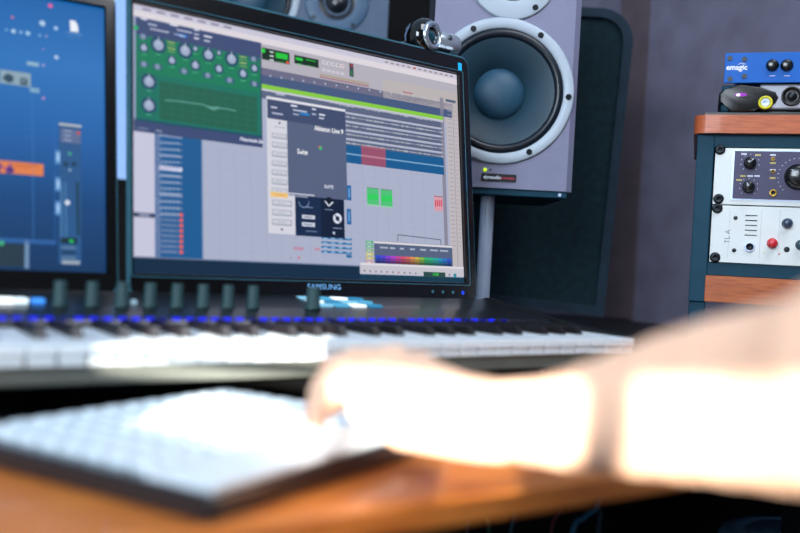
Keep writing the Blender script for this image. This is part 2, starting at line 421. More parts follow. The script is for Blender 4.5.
# response display
d0=u.F.uv(159.5,81); d1=u.F.uv(257.5,135)
d1=(d1[0],d1[1]); u.r(d0[0],vf+.006,d1[0],d0[1],'#21604e',9.1)
for k in range(1,9): uu=d0[0]+(d1[0]-d0[0])*k/9; u.r(uu,vf+.006,uu+.0004,d0[1],'#2c7460',9.3)
for k in range(1,6): vv=vf+.006+(d0[1]-vf-.006)*k/6; u.r(d0[0],vv,d1[0],vv+.0004,'#2c7460',9.3)
u.line([(165,100),(178,101),(192,103),(202,104.2),(207,106),(213,110),(219,108),(228,109),(236,111)],.0016,'#5a9a8c',9.7)
u.line([(207,106.5),(213,108),(219,107.5)],.003,'#5a9a8c',9.7)
u.txt('Filterbank E6',251.5,140.5,.0062,'#eef2ff',9.8)
u.q(138,127.5,148,129.5,'#9aa6c4',9.6); u.q(156,130,162,132,'#9aa6c4',9.6)
# instrument window with the button column
wa=u.F.uv(266.5,100)[0]; wb=u.F.uv(345.5,115)[0]; wt=u.F.uv(267,96)[1]; 
ub=u.F.uv(295,234)
u.r(wa,u.F.uv(267,233)[1],u.F.uv(295,200)[0],wt,'#d3d3de',7)
u.r(wa,wt-.0035,wb,wt,'#dddce6',8)
hv=u.F.uv(268,118)[1]; u.r(wa+.001,hv,wb,wt-.0035,'#3f4b6c',7.5)
for x,y,w_,c in ((271,107,6,'#c6cbe0'),(272,113,11,'#b4bbd4'),(291,105.5,6,'#dfe2f2'),(293,110,14,'#b9c0da'),(293,114,6,'#9aa2c0'),(312,109,4,'#c6cbe0'),(312,114,4,'#a8b0cc'),(319,114.5,6,'#d5d8ea'),(319,118,5,'#b4bbd4')): u.q(x,y-1,x+w_,y+.8+w_*.14,c,9.5)
u.q(300,112.2,309.5,116,'#1d7fc6',9.5)
mv=u.F.uv(340,199.5)[1]; ma=u.F.uv(287.5,150)[0]
u.r(ma,mv,wb,hv,'#56617f',8)
u.txt('Ableton Live 9',329,130.2,.0094,'#ffffff',9.5,.85); u.txt('Suite',302.5,152,.0092,'#ffffff',9.5,.9)
u.txt('SUITE',329,187,.006,'#dfe3f4',9.5,1); u.disc(320.5,148,.003,'#2bb673',9.5,6); u.disc(319.6,146.8,.0016,'#d05a50',9.7,6)
# buttons
u.disc(279.5,123,.0015,'#30384c',9); u.q(274,126,285,128.5,'#aab0c0',9)
y=132.5
for k in range(7):
    u.q(272,y,286.8,y+7.2,'#8d95a8',8.5); u.q(272.6,y+.6,286.2,y+6,'#ccced8',9); u.q(275.5,y+2.7,283,y+4,'#8f96aa',9.3); y+=9.15
u.q(270.5,191.5,288,198.2,'#eec27a',9.2); u.q(275,194,284,195.6,'#c49a58',9.4)
u.q(288,193.6,314.5,195,'#c9cede',9.4); u.q(288,195.8,308,196.8,'#aab2c8',9.4)
y=199.5
for k in range(3):
    u.q(272.3,y,292,y+7.4,'#8d95a8',8.5); u.q(273,y+.7,291.2,y+6.2,'#ccced8',9); u.q(277,y+3,286,y+4.2,'#8f96aa',9.3); y+=9.6
u.disc(282,229.5,.0016,'#30384c',9)
la=u.F.uv(295.3,210)[0]; lv=u.F.uv(296,235.5)[1]
u.r(la,lv,u.F.uv(344.5,220)[0],mv,'#12284a',8.2); u.r(u.F.uv(321,210)[0],lv,u.F.uv(344.5,220)[0],mv,'#0c1c38',8.4)
u.line([(304+5*math.cos(a/8*PI),201.5+6*math.sin(a/8*PI)) for a in range(0,9)],.0009,'#7fa0cc',9)
u.disc(329,202,.0068,'#0a1428',9); u.line([(325,201),(329,206),(333,202)],.0018,'#d6dcec',9.5)
u.disc(337.5,218.5,.0072,'#d6dcec',9); u.disc(337.5,218.5,.0034,'#1a2440',9.4); u.line([(334,213),(341,224)],.0014,'#0c1c38',9.4)
u.q(302,214.6,315,219.4,'#c9cede',9); u.q(302,222,315,227,'#c9cede',9); u.q(304,216.2,312,217.8,'#606a80',9.3); u.q(304,223.8,312,225.4,'#606a80',9.3)
u.q(305,206.5,313,208,'#7f90b4',9); u.q(325,209,333,210.4,'#7f90b4',9); u.q(306,230.6,317,232,'#7f90b4',9); u.disc(334,233,.002,'#b4bed4',9); u.q(333,227.5,342,229,'#7f90b4',9)
# clips right of it
for y0,y1 in ((185,200.5),(208.5,224.5)):
    u.q(346.8,y0,351.6,y1,'#1b62a2',5); u.q(348.5,y0+3,350,y1-3,'#6fa6d8',6)
for x0 in (367,380.6):
    dy=(x0-367)*.12
    u.q(x0,187+dy,x0+12.2,206.3+dy,'#4fc07a',5); u.q(x0,187+dy,x0+12.2,189.2+dy,'#6a8a7c',6); u.q(x0,204+dy,x0+12.2,206.3+dy,'#9ad0ac',6)
    for j in range(10): h_=2.2+1.6*random.random(); u.q(x0+.6+j*1.15,197+dy-h_,x0+1.6+j*1.15,197+dy+h_,'#20d050',7)
u.q(434.2,195.5,443.3,211.5,'#d69aa8',5); u.q(434.2,195.5,443.3,197.5,'#a06878',6)
for k in range(4): u.q(435+k*2,201-1,436.4+k*2,206.5,'#d04a60',7)
# lower blue clips
for k in range(4):
    y=236.5+k*4.6; u.q(321.5,y,352,y+4,'#2c6ca4',5)
    for j in range(4): u.q(323.5+j*7.6,y+1.1,327.5+j*7.6,y+2.7,'#86b2d8',6)
u.q(346.5,254.6,352,258,'#2c6ca4',5)
u.txt('+0.024',298.2,248.6,.0055,'#d0486a',7); u.txt('0.24',317.5,249.3,.005,'#d0486a',7)
u.q(298,256.8,300,258.6,'#d0486a',7); u.q(290.5,256.8,291.5,258.6,'#6d7c9c',7)
for k,c in enumerate(('#4fae7a','#58b080','#7fae6a','#c9c05a','#c9b45a','#d090a0')): u.q(366,240.6+k*4,373.5,243.8+k*4,c,5); u.q(367.5,241.8+k*4,371,242.8+k*4,'#d6e6dc',6)
# bracket
u.line([(398,241),(398,234.6),(441,239.8),(441,246)],.0011,'#40465c',5)
# palette window
u.q(374,240.7,453,268.2,'#55627f',8); 
a=u.F.uv(374,241); b_=u.F.uv(453,268); u.r(a[0],a[1]-.003,b_[0],a[1],'#d9d6dc',9)
for k,w_ in enumerate((8,5,4,5,6,8,8)): u.q(380+k*10,246.6+k*.55,380+k*10+w_,248.6+k*.55,'#aab2c6',9)
pal=['#2a49c8','#4a3ccc','#7f38cc','#a83cc4','#c0409a','#c84a6c','#d0605a','#d88a48','#c6a83c','#7fb03c','#2fb060','#1fae80','#1aa49a','#1a90b4','#2070c0','#2450c4']
pa=u.F.uv(375.5,254); pb=u.F.uv(451.5,265.5)
for k,c in enumerate(pal):
    uu=pa[0]+(pb[0]-pa[0])*k/16
    for j in range(3):
        h_=(pa[1]-pb[1])/3; vb_=pb[1]-.0015+j*h_
        cc=lin(c); f_=(.55,.8,1.05)[j]
        hx='#%02x%02x%02x'%tuple(int(min(255,int(c[1+2*i:3+2*i],16)*f_)) for i in range(3))
        u.r(uu+.0004,vb_+.0004,uu+(pb[0]-pa[0])/16,vb_+h_,hx,9)
# transport
ta=u.F.uv(360.5,263)[0]; tv=u.F.uv(361,262.6)[1]; tb=u.F.uv(463,280)[1]
tb=tv-.0148; u.r(ta,tb,W,tv,'#c4c2cc',8.5); u.r(ta,tv-.003,W,tv,'#dcdae0',8.7)
for k in range(10): u.disc(364.5+k*5.7,270.8+k*.28,.0013,'#4a5060' if k not in (6,) else '#a06060',9)
u.q(423.5,271.7,445.5,277.6,'#2a4a48',9); u.txt('12:08',435.5,274.4,.0055,'#37d24a',9.5)
u.disc(455,275.5,.0032,'#2a8aa0',9); u.disc(449.5,275,.002,'#8a8f9c',9)
NORECALC.add('screen_picture')
o=obj('screen_picture',u.bm,u.m,root,L); o['label']='lit screen full of audio software windows'
bm=B()
text(bm,'SAMSUNG',*Frame(FM).uv(322.5,287.3),.0105,-.0046,0,L,'CENTER',1.12,0,0,0)
obj('brand_lettering',bm,mat('glowing_blue_print','#7fb6e8',.5,emit='#4f8fc8',es=.6),root)  # print brightened by a glow in its material
bm=B(); a=Frame(FM).uv(458,67.5); b_=a
prism(bm,rrect(a[0]-.0035,a[1]-.006,a[0]+.0035,a[1]+.006,.001,2),-.0048,-.004,0,L); obj('sticker',bm,mat('glowing_blue_sticker','#1fb4ee',.4,emit='#1590c0',es=.35),root)  # sticker given a slight glow of its own to look brighter
for k,(px,py) in enumerate(((461,293),(451,292.6),(441,292.2),(431,291.8))):
    a=Frame(FM).uv(px,py); bm=B(); cyl(bm,(a[0],-.004,a[1]),(0,-1,0),.0025 if k else .003,.0006,0,12,L)
    obj('touch_button' if k else 'power_light',bm,lit('#1c3ccc',1.6) if k==0 else M_edge,root)
MAINROOT=root
# inner bright line of bezel
bm=B(); ringprism(bm,rrect(-.0045,-.0045,W+.009,Hs+.006,.004),rrect(-.0035,-.0035,W+.008,Hs+.005,.0035),-.0046,-.003,0,L); obj('bezel_line',bm,M_edge,root)
# ---- left monitor
W2,H2=.518,.32375
br=ony(104.5,272.6,1.05)
FM2=monitor_frame(br.x-W2,1.05,br.z,.21,-.015)
root,L=build_monitor('black monitor cut by the left picture edge showing a deep blue desktop',FM2,W2,H2,.016,.011,.02,.024)
u=UI(FM2,W2,H2); 
wall=bpy.data.materials.new('blue_wallpaper'); wall.use_nodes=True; nt=wall.node_tree; b=nt.nodes['Principled BSDF']
b.inputs['Base Color'].default_value=(.003,.003,.004,1); b.inputs['Specular IOR Level'].default_value=.2
tc=nt.nodes.new('ShaderNodeTexCoord'); sp=nt.nodes.new('ShaderNodeSeparateXYZ'); rp=nt.nodes.new('ShaderNodeValToRGB')
mul=nt.nodes.new('ShaderNodeMath'); mul.operation='DIVIDE'; mul.inputs[1].default_value=H2
nt.links.new(tc.outputs['Object'],sp.inputs[0]); nt.links.new(sp.outputs['Z'],mul.inputs[0]); nt.links.new(mul.outputs[0],rp.inputs[0]); nt.links.new(rp.outputs[0],b.inputs['Emission Color'])
e=rp.color_ramp.elements; e[0].position=0; e[0].color=lin('#0c3560'); e[1].position=1; e[1].color=lin('#0a5fa8')
for p_,c in ((.25,'#12457c'),(.5,'#1f61a8'),(.75,'#2a72ba')):
    q=e.new(p_); q.color=lin(c)
b.inputs['Emission Strength'].default_value=1.0
u.m.append(wall); u.r(0,0,W2,H2,wall,0)
P=u.F.uv
def qq(x0,y0,x1,y1,c,l=2): u.q(x0,y0,x1,y1,c,l)
u.disc(50.5,5.5,.0026,'#e05a9a',3)
for x,y,r_,c in ((12.5,17,.0015,'#d070a0'),(6.5,29.5,.0012,'#8cc8f0'),(13.6,31,.0024,'#b4d4f0'),(21,32,.002,'#7fb0dc'),(28,33,.0026,'#9cc8ec'),(42.5,23,.0034,'#a8c8e8'),(56,28,.0025,'#9cc4ea'),(40,35,.0015,'#7fb0dc'),(46.5,36,.0015,'#8a9ad0'),(56.5,57,.0027,'#a4c0e6'),(43.5,49,.0012,'#9a86c8'),(43.5,65,.0018,'#8f9ad0'),(43.5,98,.0016,'#c090c8')): u.disc(x,y,r_,c,3,10)
u.poly([P(70,20),P(70.5,31),P(78.5,32),P(78,25.5),P(75,20.5)][::-1],'#e8eef8',3)
qq(66,32,82.5,34.5,'#a8c8ec'); qq(68,35.5,80.5,37.8,'#8fb4e4')
qq(27,61,39,66.5,'#8fb4cc'); qq(0,69,30.8,87,'#8aa4b4'); 
u.disc(9,78,.0052,'#2a4a5e',4); qq(3,76,7,80,'#2a4a5e',4); qq(20.5,77.5,27.5,85.5,'#2a4a5e',4); qq(22.5,79.5,25,82.5,'#8aa4b4',5)
qq(30,87,39.5,93,'#7aa6c4')
for y in (104,112,120,128,136): qq(24,y,32,y+1.2,'#3a78b8')
u.line([(32.5,95),(33.5,240)],.0006,'#3f7cc0',2)
qq(-60,154.5,43.5,176,'#e0804a'); qq(-60,157,11.5,173,'#6a3a8c',3); u.disc(5,164,.004,'#e0804a',4); u.disc(11,170,.0034,'#50307c',4); u.disc(3,170.5,.0032,'#e0804a',4)
for k in range(8): qq(14+k*3.2,165-1.5*random.random(),15.6+k*3.2,167+2*random.random(),'#c4623c',4)
# mixer strip
qq(59,122,81.5,265,'#27568a',2); qq(59,122.5,81.5,127.5,'#b4bcc4',3); qq(60.5,128,81,144,'#5a6c94',3)
for k in range(3): qq(64,130+k*4.5,71.5,131.7+k*4.5,'#a8b8d4',4)
u.disc(78.6,133,.002,'#c04a4a',4); qq(56,144,80,146.5,'#7a94bc',3)
for y in (155,182,206): qq(55.5,y-5,60.5,y+9,'#5f94cc',3); qq(57,y-2,59.5,y+6,'#a4c8f0',4)
u.disc(70,153.5,.0022,'#40a090',4); u.disc(66,164,.0028,'#143a50',4); u.disc(74,164,.0028,'#143a50',4); u.disc(70,170,.0015,'#8fb4cc',4)
u.line([(77.5,182),(78.5,235)],.004,'#17405c',4); u.line([(65.5,182),(66.5,238)],.0012,'#4f86b4',4); u.line([(61.5,182),(62,238)],.0012,'#4f86b4',4); u.disc(67.5,202.5,.0028,'#dde6f4',5)
qq(61,237,77.5,244,'#10303c',4); u.disc(71.5,241,.0022,'#22c060',5)
for k in range(3): qq(61.5,246+k*5,76,249+k*5,'#13354c' if k%2 else '#5a7a9c',4)
qq(62,260,80,264.5,'#9aa8b8',4); u.line([(54.8,120),(55,240)],.0006,'#2a6ab0',2)
# lower-left window
qq(-60,240,25.5,267,'#233848',2); qq(25,240,29,268.5,'#6f90b4',3); u.disc(1.5,243,.0028,'#40b080',4)
qq(-60,239,56,240.4,'#2c60a0',3)
o=obj('screen_picture',u.bm,u.m,root,L); o['label']='lit blue desktop with small icons and a mixer strip'
# ================================================================ WEBCAM
wc=Vector((.0,0,0)); F1=Frame(FM)
c0=F1.uv(430,37,.008); c1=F1.uv(461,45,.008)
wz=Hs+.028+.022
cz=c0[1]; 
t=thing('webcam','small round silver and black webcam clipped on the monitor top edge','webcam',FM@Matrix.Translation((c0[0],.008,Hs+.027+.003))@Matrix.Scale(1.22,4))
zz=(cz-(Hs+.027+.003))/1.22-.0022
bm=B(); # housing: dark ball body behind the lens
lathe(bm,[(0,-.022),(.016,-.021),(.022,-.016),(.0245,-.006),(.0245,.003),(.021,.008),(.018,.010)],(-.007,0,zz),(.2,-1,-.05),40); obj('housing',bm,M_gloss,t)
bm=B(); lathe(bm,[(.018,.0095),(.0175,.0135),(.0125,.0145),(.011,.012),(.011,.009)],(-.007,0,zz),(.2,-1,-.05),40); obj('lens_ring',bm,mat('chrome','#c6d4e2',.2,.85),t)
bm=B(); lathe(bm,[(.0112,.0095),(.007,.0105),(.0045,.0125),(.002,.0132),(0,.0134)],(-.007,0,zz),(.2,-1,-.05),32,mis=[1,0,0,0]); obj('lens',bm,[mat('lens_glass','#0e4450',.05,coat=1),M_black],t)
bm=B(); lathe(bm,[(0,0),(.0128,0),(.0145,.003),(.0145,.034),(.013,.037),(0,.037)],(.006,.002,zz-.001),(1,0,-.03),32); obj('silver_barrel',bm,mat('satin_silver','#aeb8c2',.28,.65),t)
bm=B(); lathe(bm,[(0,0),(.0035,0),(.0035,.001),(0,.001)],(.022,-.0125,zz+.002),(0,-1,0),20); obj('emblem',bm,mat('emblem_grey','#5a6670',.4,.5),t)
bm=B(); box(bm,(-.012,-.010,.0008),(.026,.022,.006),0,None,.002); box(bm,(-.006,-.002,.005),(.016,.012,zz-.008),0,None,.002); obj('clip',bm,M_black,t)
bm=B(); box(bm,(.004,-.0125,.0035),(.015,-.0095,.0075),0,None,.001); box(bm,(.017,-.0125,.0035),(.027,-.0095,.0075),0,None,.001); obj('clip_pad',bm,mat('pale_pad','#c8d8e8',.4),t)
bm=B(); tube(bm,curve([(-.02,.012,zz-.004),(-.035,.03,zz-.006),(-.05,.06,zz-.02),(-.05,.075,-.1)],8),.0018); obj('cable',bm,M_black,t)
# ================================================================ SPEAKERS
def speaker_front(root,w,h,wc,tc,logo=True):
    # local: x right, y into the box, z up; woofer at wc, tweeter at tc
    dpt=.33; ch=.011
    bm=B()
    t_=bmesh.new()
    prof=[(-w/2,ch),(-w/2+.004,0),(w/2-ch,0),(w/2,ch*.9),(w/2,dpt),(-w/2,dpt)]
    lo=[t_.verts.new((p[0],p[1],h[0])) for p in prof]; hi=[t_.verts.new((p[0],p[1],h[1])) for p in prof]
    t_.faces.new(lo); t_.faces.new(hi[::-1])
    n=len(prof)
    for i in range(n):
        f=t_.faces.new((lo[i],hi[i],hi[(i+1)%n],lo[(i+1)%n])); f.material_index=1 if i in (4,5,0) and not(i==0) else 0
    for f in t_.faces:
        c=f.calc_center_median()
        f.material_index=1 if (c.x<-w/2+.003 or c.y>.1 and abs(c.z-h[0])>.001) else 0
    merge(bm,t_,None)
    cab=obj('cabinet',bm,[M_spk if logo else mat('slate_blue_cabinet','#4c627e',.55),M_spkside],root)
    carve(cab,[(wc,.1074,.06),(tc,.0280,.02)])
    # woofer
    R=.1265; s=R/.1265
    wf=obj('woofer_ring',(lambda b:(lathe(b,[(.1255,0),(.1265,-.003),(.124,-.005),(.1095,-.005),(.1075,-.002),(.1075,.0)],(wc[0],0,wc[1]),(0,-1,0) if 0 else (0,1,0),64),b)[1])(B()),M_ring,root)
    bm=B(); lathe(bm,[(.1078,-.002),(.104,-.006),(.098,-.0065),(.0935,-.003),(.0925,.002)],(wc[0],0,wc[1]),(0,1,0),64); obj('surround',bm,M_surr,root)
    bm=B(); lathe(bm,[(.0928,.001),(.085,-.0008+.004),(.065,.016),(.044,.030),(.0435,.0315)],(wc[0],-.0015,wc[1]),(0,1,0),64); obj('cone',bm,M_cone,root)
    bm=B(); lathe(bm,[(.0445,.030),(.043,.026),(.036,.020),(.026,.0155),(.014,.013),(0,.0122)],(wc[0],-.0015,wc[1]),(0,1,0),48); obj('dust_cap',bm,M_cap,root)
    sc0=B(); cyl(sc0,(0,-.0065,0),(0,1,0),.0052,.003,0,16); cyl(sc0,(0,-.0068,0),(0,1,0),.0025,.001,0,6)
    so=obj('screw',sc0,M_screw,root); first=True
    for k in range(6):
        a=math.radians(-2.5+60*k); o=so if first else so.copy()
        if not first: C.objects.link(o); o.parent=root
        first=False; o.location=(wc[0]+.1165*math.cos(a),0,wc[1]+.1165*math.sin(a))
    # tweeter
    bm=B(); lathe(bm,[(.0765,0),(.077,-.003),(.074,-.0045),(.045,-.004),(.034,-.0015),(.028,.004)],(tc[0],0,tc[1]),(0,1,0),56,mis=[0,0,0,1,1]); obj('tweeter_plate',bm,[M_ring if logo else mat('blue_grey_plate','#3d5f80',.45),M_surr],root)
    bm=B(); lathe(bm,[(.0285,.004),(.024,.002),(.016,-.004),(.008,-.0065),(0,-.0072)],(tc[0],0,tc[1]),(0,1,0),40); obj('tweeter_dome',bm,mat('soft_dome','#141a22',.3,coat=.3),root)
    for k in range(4):
        a=math.radians(37+90*k); o=so.copy(); C.objects.link(o); o.parent=root; o.location=(tc[0]+.068*math.cos(a),.0012,tc[1]+.068*math.sin(a))
def carve(o,holes):           # sink round wells into the front face
    for c,r,d in holes:
        b=B(); cyl(b,(c[0],-.05,c[1]),(0,1,0),r,.05+d,0,64)
        bmesh.ops.recalc_face_normals(b,faces=b.faces[:])
        me=bpy.data.meshes.new('c'); b.to_mesh(me); b.free(); k=bpy.data.objects.new('c',me); C.objects.link(k)
        p=o.parent; o.parent=None; o.matrix_basis=Matrix.Identity(4)
        md=o.modifiers.new('b','BOOLEAN'); md.object=k; md.solver='EXACT'
        bpy.context.view_layer.update()
        m2=bpy.data.meshes.new_from_object(o.evaluated_get(bpy.context.evaluated_depsgraph_get()))
        o.modifiers.clear(); o.data=m2; bpy.data.objects.remove(k); o.parent=p
sp=atd(501,91,1.55); wa=math.radians(-33.5)
RM=Matrix.Translation((sp.x,sp.y,sp.z))@Matrix.Rotation(wa,4,'Z')
w=.258; zb=-.168
root=thing('studio_speaker','lilac grey studio speaker with pale ringed woofer standing upright behind the monitor','speaker',RM@Matrix.Translation((.004,0,zb)))
speaker_front(root,w,(0,.455),(-.004,-zb),(.006,.20-zb))
FS=Frame(root.matrix_world)
bm=B(); a=FS.uv(481.3,173); b_=FS.uv(516,182.5)
prism(bm,rrect(a[0],b_[1],b_[0],a[1],.002,3),-.0015,.001); pl=obj('name_plate',bm,mat('black_name_plate','#12151c',.4),root)
bm=B(); zc=(a[1]+b_[1])/2
text(bm,'dynaudio',a[0]+.004,zc,.0085,-.0018,0,None,'LEFT',1,0,0,.0003); text(bm,'acoustics',a[0]+.0335,zc,.0065,-.0018,1,None,'LEFT',1,0,0,.0002)
obj('lettering',bm,[mat('white_print','#d6e2f0',.5),mat('red_print','#b03048',.5)],pl)
bm=B(); a=FS.uv(485,169.7); cyl(bm,(a[0],.0,a[1]),(0,-1,0),.0033,.002,0,12); obj('power_light',bm,lit('#b8e028',1.3),root)
bm=B(); a=FS.uv(490.5,169.7); cyl(bm,(a[0],.0,a[1]),(0,-1,0),.0018,.001,0,12); obj('indicator',bm,M_screw,root)
# stand under it
st=thing('speaker_stand','silver post stand with black top plate carrying the upright speaker','stand',Matrix.Translation((sp.x,sp.y,DESK))@Matrix.Rotation(wa,4,'Z'))
FT=Frame(st.matrix_world)
ztop=sp.z+zb-DESK
bm=B(); box(bm,(-.105,.004,ztop-.012),(.125,.26,ztop-.0005),0,None,.002); obj('top_plate',bm,M_teal,st)
bm=B(); cyl(bm,(.112,.004,ztop-.006),(0,-1,0),.003,.002,0,12); obj('plate_screw',bm,M_silver,st)
px=FT.uv(485.5,240,.05)[0]
bm=B(); cyl(bm,(px,.05,.012),(0,0,1),.0125,ztop-.024,0,40); o=obj('post',bm,M_silver,st,None,30)
bm=B(); box(bm,(px-.09,-.05,0),(px+.12,.2,.012),0,None,.003); obj('base_plate',bm,M_black,st)
# left speaker on its side
lp=atd(337,2,2.16)
la_=math.radians(-30)
LM=Matrix.Translation((lp.x,lp.y,lp.z))@Matrix.Rotation(la_,4,'Z')
w=.258
root=thing('studio_speaker','blue grey studio speaker lying on its side behind the monitor top edge','speaker',LM@Matrix.Translation((0,0,-w/2)))
# build upright then turn a quarter: local x'=-z , z'=x
before=set(C.objects)
h0=(-.335,.125)
speaker_front(root,w,h0,(0,-.215),(0,.0),False)
Q=Matrix.Translation((0,0,w/2))@Matrix.Rotation(math.radians(90),4,'Y')
for o in set(C.objects)-before:
    o.matrix_basis=Q@o.matrix_basis
for o in set(C.objects)-before:
    for i,ms in enumerate(o.material_slots): pass
st=thing('speaker_stand','tall black stand holding the sideways speaker behind the monitor','stand',Matrix.Translation((lp.x,lp.y,0))@Matrix.Rotation(la_,4,'Z'))
zt=lp.z-w/2
bm=B(); box(bm,(-.3,.02,zt-.02),(.1,.3,zt-.0005),0,None,.003); obj('top_plate',bm,M_black,st)
bm=B(); cyl(bm,(-.1,.16,.02),(0,0,1),.03,zt-.04,0,32); obj('post',bm,M_black,st)
bm=B(); box(bm,(-.28,.02,0),(.08,.32,.02),0,None,.003); obj('base_plate',bm,M_black,st)
# ================================================================ ACOUSTIC PANEL
ap=atd(632,60,1.97)
PM=Matrix.Translation((ap.x,ap.y,DESK))@Matrix.Rotation(math.radians(-45),4,'Z')@Matrix.Rotation(math.radians(2.8),4,'Y')
FP=Frame(PM)
tr=FP.uv(631,60); tp=FP.uv(600,9.3)
t=thing('acoustic_panel','dark teal felt acoustic panel with rounded corners standing behind the upright speaker','panel',PM)
def ol(x0,z0,x1,z1,r): return [p for p in rrect(x0,z0,x1,z1,r,10) if p[1]>z0+r+1e-4 or False]+[(x0,z0),(x1,z0)]
out=ol(tr[0]-.45,.034,tr[0],tp[1],.075); inn=ol(tr[0]-.45+.02,.054,tr[0]-.02,tp[1]-.02,.055)
bm=B(); ringprism(bm,out,inn,-.012,.05); obj('rim',bm,M_feltrim,t)
bm=B(); prism(bm,inn,.0,.045); obj('felt_face',bm,M_felt,t)
# ================================================================ RACK
ra=math.radians(-51.8)
rp_=atd(711,205,1.384)
RK=Matrix.Translation((rp_.x,rp_.y,DESK))@Matrix.Rotation(ra,4,'Z')
FR=Frame(RK); U=FR.uv
t=thing('equipment_rack','teal black equipment rack with orange wooden top and drawer strip','rack',RK)
xl=U(694,200)[0]; xo=U(711,205)[0]; xr=xo+.484+.004; xR=xr+.026
ztop=U(745,134.3)[1]; zw=U(745,116)[1]; zi=U(745,147.2)[1]; zo=U(745,264)[1]; zd=U(745,276.5)[1]; ze=U(705,302)[1]
xd=U(704.6,290)[0]
dp=.34
bm=B()
box(bm,(xl,0,ze),(xo,dp,ztop),0,None,.0015); box(bm,(xr,0,ze),(xR,dp,ztop),0,None,.0015)
obj('side_panel',bm,M_teal,t) if False else None
bm2=bm
bm=B(); box(bm,(xl,0,ze),(xo,dp,ztop),0,None,.0015); obj('side_panel',bm,M_teal,t)
bm=B(); box(bm,(xr,0,ze),(xR,dp,ztop),0,None,.0015); obj('side_panel',bm,M_teal,t)
bm2.free()
bm=B(); box(bm,(xo,.001,zi),(xr,dp,ztop)); obj('top_rail',bm,M_teal,t)
bm=B(); box(bm,(xo,.001,zd),(xr,dp,zo)); obj('bottom_rail',bm,M_teal,t)
bm=B(); box(bm,(xo,dp-.01,ze),(xr,dp-.002,zi)); obj('back_panel',bm,M_black,t)
bm=B(); box(bm,(xd,-.004,ze+.001),(xr+.012,.02,zd-.001),0,None,.001); obj('wood_strip',bm,wood('red_brown_wood','#bc6430','#9c4a20',.45,(6,60,60)),t)
bm=B()
t_=bmesh.new(); pr=[]
r_=.02; X0=xl-.006; X1=xR+.006; Y0=-.012; Y1=dp+.01
for cx,cyy,a0 in ((X1-r_,Y0+r_,-90),(X0+r_,Y0+r_,180)):
    seg=[(cx+r_*math.cos(math.radians(a0+90*k/8)),cyy+r_*math.sin(math.radians(a0+90*k/8))) for k in range(9)]
    pr.append(seg)
poly=pr[0]+[(X1,Y1),(X0,Y1)]+pr[1]
lo=[t_.verts.new((p[0],p[1],ztop)) for p in poly]; hi=[t_.verts.new((p[0],p[1],zw)) for p in poly]
t_.faces.new(lo[::-1]); t_.faces.new(hi)
for i in range(len(poly)): t_.faces.new((lo[i],lo[(i+1)%len(poly)],hi[(i+1)%len(poly)],hi[i]))
merge(bm,t_,0); obj('wooden_top',bm,M_woodr,t)
for x in (xl,xR-.03):
    for y in (.005,dp-.04):
        bm=B(); box(bm,(x+.001,y,.0),(x+.026,y+.035,ze),0,None,.002); obj('leg',bm,M_teal,t)
# rack units
def child_frame(x,y,z): return RK@Matrix.Translation((x,y,z))
zu=U(716,204.8)[1]
M_purple=mat('navy_purple_panel','#3c3a5c',.5,vary=.08)
M_brass=mat('brass','#c9a24a',.3,.8)
M_tk=mat('white_tick','#cfd4e6',.5)
def knob(parent,x,z,r,m,h=.012,name='knob',ptr=None,off=0):
    bm=B(); lathe(bm,[(r*1.08,0),(r*1.08,.002),(r*.92,.003),(r*.86,h*.9),(r*.7,h),(0,h)],(x,off,z),(0,-1,0),24)
    o=obj(name,bm,m,parent)
    if ptr is not None:
        bm=B(); a=math.radians(ptr); dx,dz=math.sin(a),math.cos(a)
        tube(bm,[(x+dx*r*.15,off-h-.0003,z+dz*r*.15),(x+dx*r*.8,off-h-.0003,z+dz*r*.8)],.0008,6); obj('pointer',bm,M_tk,o)
    return o
def rackscrew(parent,px_,py_,F_):
    x,z=F_.uv(px_,py_); bm=B(); lathe(bm,[(.0078,0),(.0078,.0015),(.006,.004),(.003,.004),(.002,.002),(0,.002)],(x,-.0035,z),(0,-1,0),20); obj('rack_screw',bm,M_screw,parent)
m1=child_frame(xo,0,zu)
uA=thing('rack_unit','silver rimmed rack unit with navy purple panel and black knobs, upper of the two','audio unit',m1)
F2=Frame(m1); hU=zi-zu-.001
bm=B(); box(bm,(.002,-.0035,.0008),(.484,0,hU-.001),0,None,.0008); obj('faceplate',bm,M_white,uA)
bm=B(); box(bm,(.015,0,.002),(.46,.25,hU-.003)); obj('chassis',bm,M_black,uA)
a=F2.uv(735,151,-.004); b_=F2.uv(800,200.5,-.004)
bm=B(); box(bm,(a[0]-.003,-.0048,b_[1]-.002),(.455,-.0036,a[1]+.002),1); box(bm,(a[0],-.0056,b_[1]),(.452,-.0046,a[1]),0); obj('purple_panel',bm,[M_purple,M_silver],uA)
for px_,py_ in ((720,150),(718.5,199)): rackscrew(uA,px_,py_,F2)
kd=mat('black_knob','#0c1416',.25,coat=.4)
for px_,py_,r_,pt in ((750,163,.0085,40),(748.5,187,.0085,-30),(798,177,.018,-50)):
    x,z=F2.uv(px_,py_,-.0056); knob(uA,x,z,r_,kd,.014 if r_<.01 else .018,'knob',pt,-.0056)
    bm=B()
    n=9 if r_<.01 else 21
    for k in range(n):
        aa=math.radians(-135+270*k/(n-1)); rr=r_*1.55
        cyl(bm,(x+math.sin(aa)*rr,-.0056,z+math.cos(aa)*rr),(0,-1,0),.0007,.0003,0,6)
    obj('dial_marks',bm,M_tk,uA)
bm=B()
for k,(px_,py_) in enumerate(((773,155),(773,163),(772.8,170),(772.5,178),(750,176),(743,176),(757,176),(739,180),(744,154),(758,155))):
    x,z=F2.uv(px_,py_,-.0056); box(bm,(x-.004,-.0059,z-.0012),(x+.004,-.0056,z+.0012),k%2)
obj('panel_print',bm,[M_tk,mat('yellow_print','#c9b86a',.5)],uA)
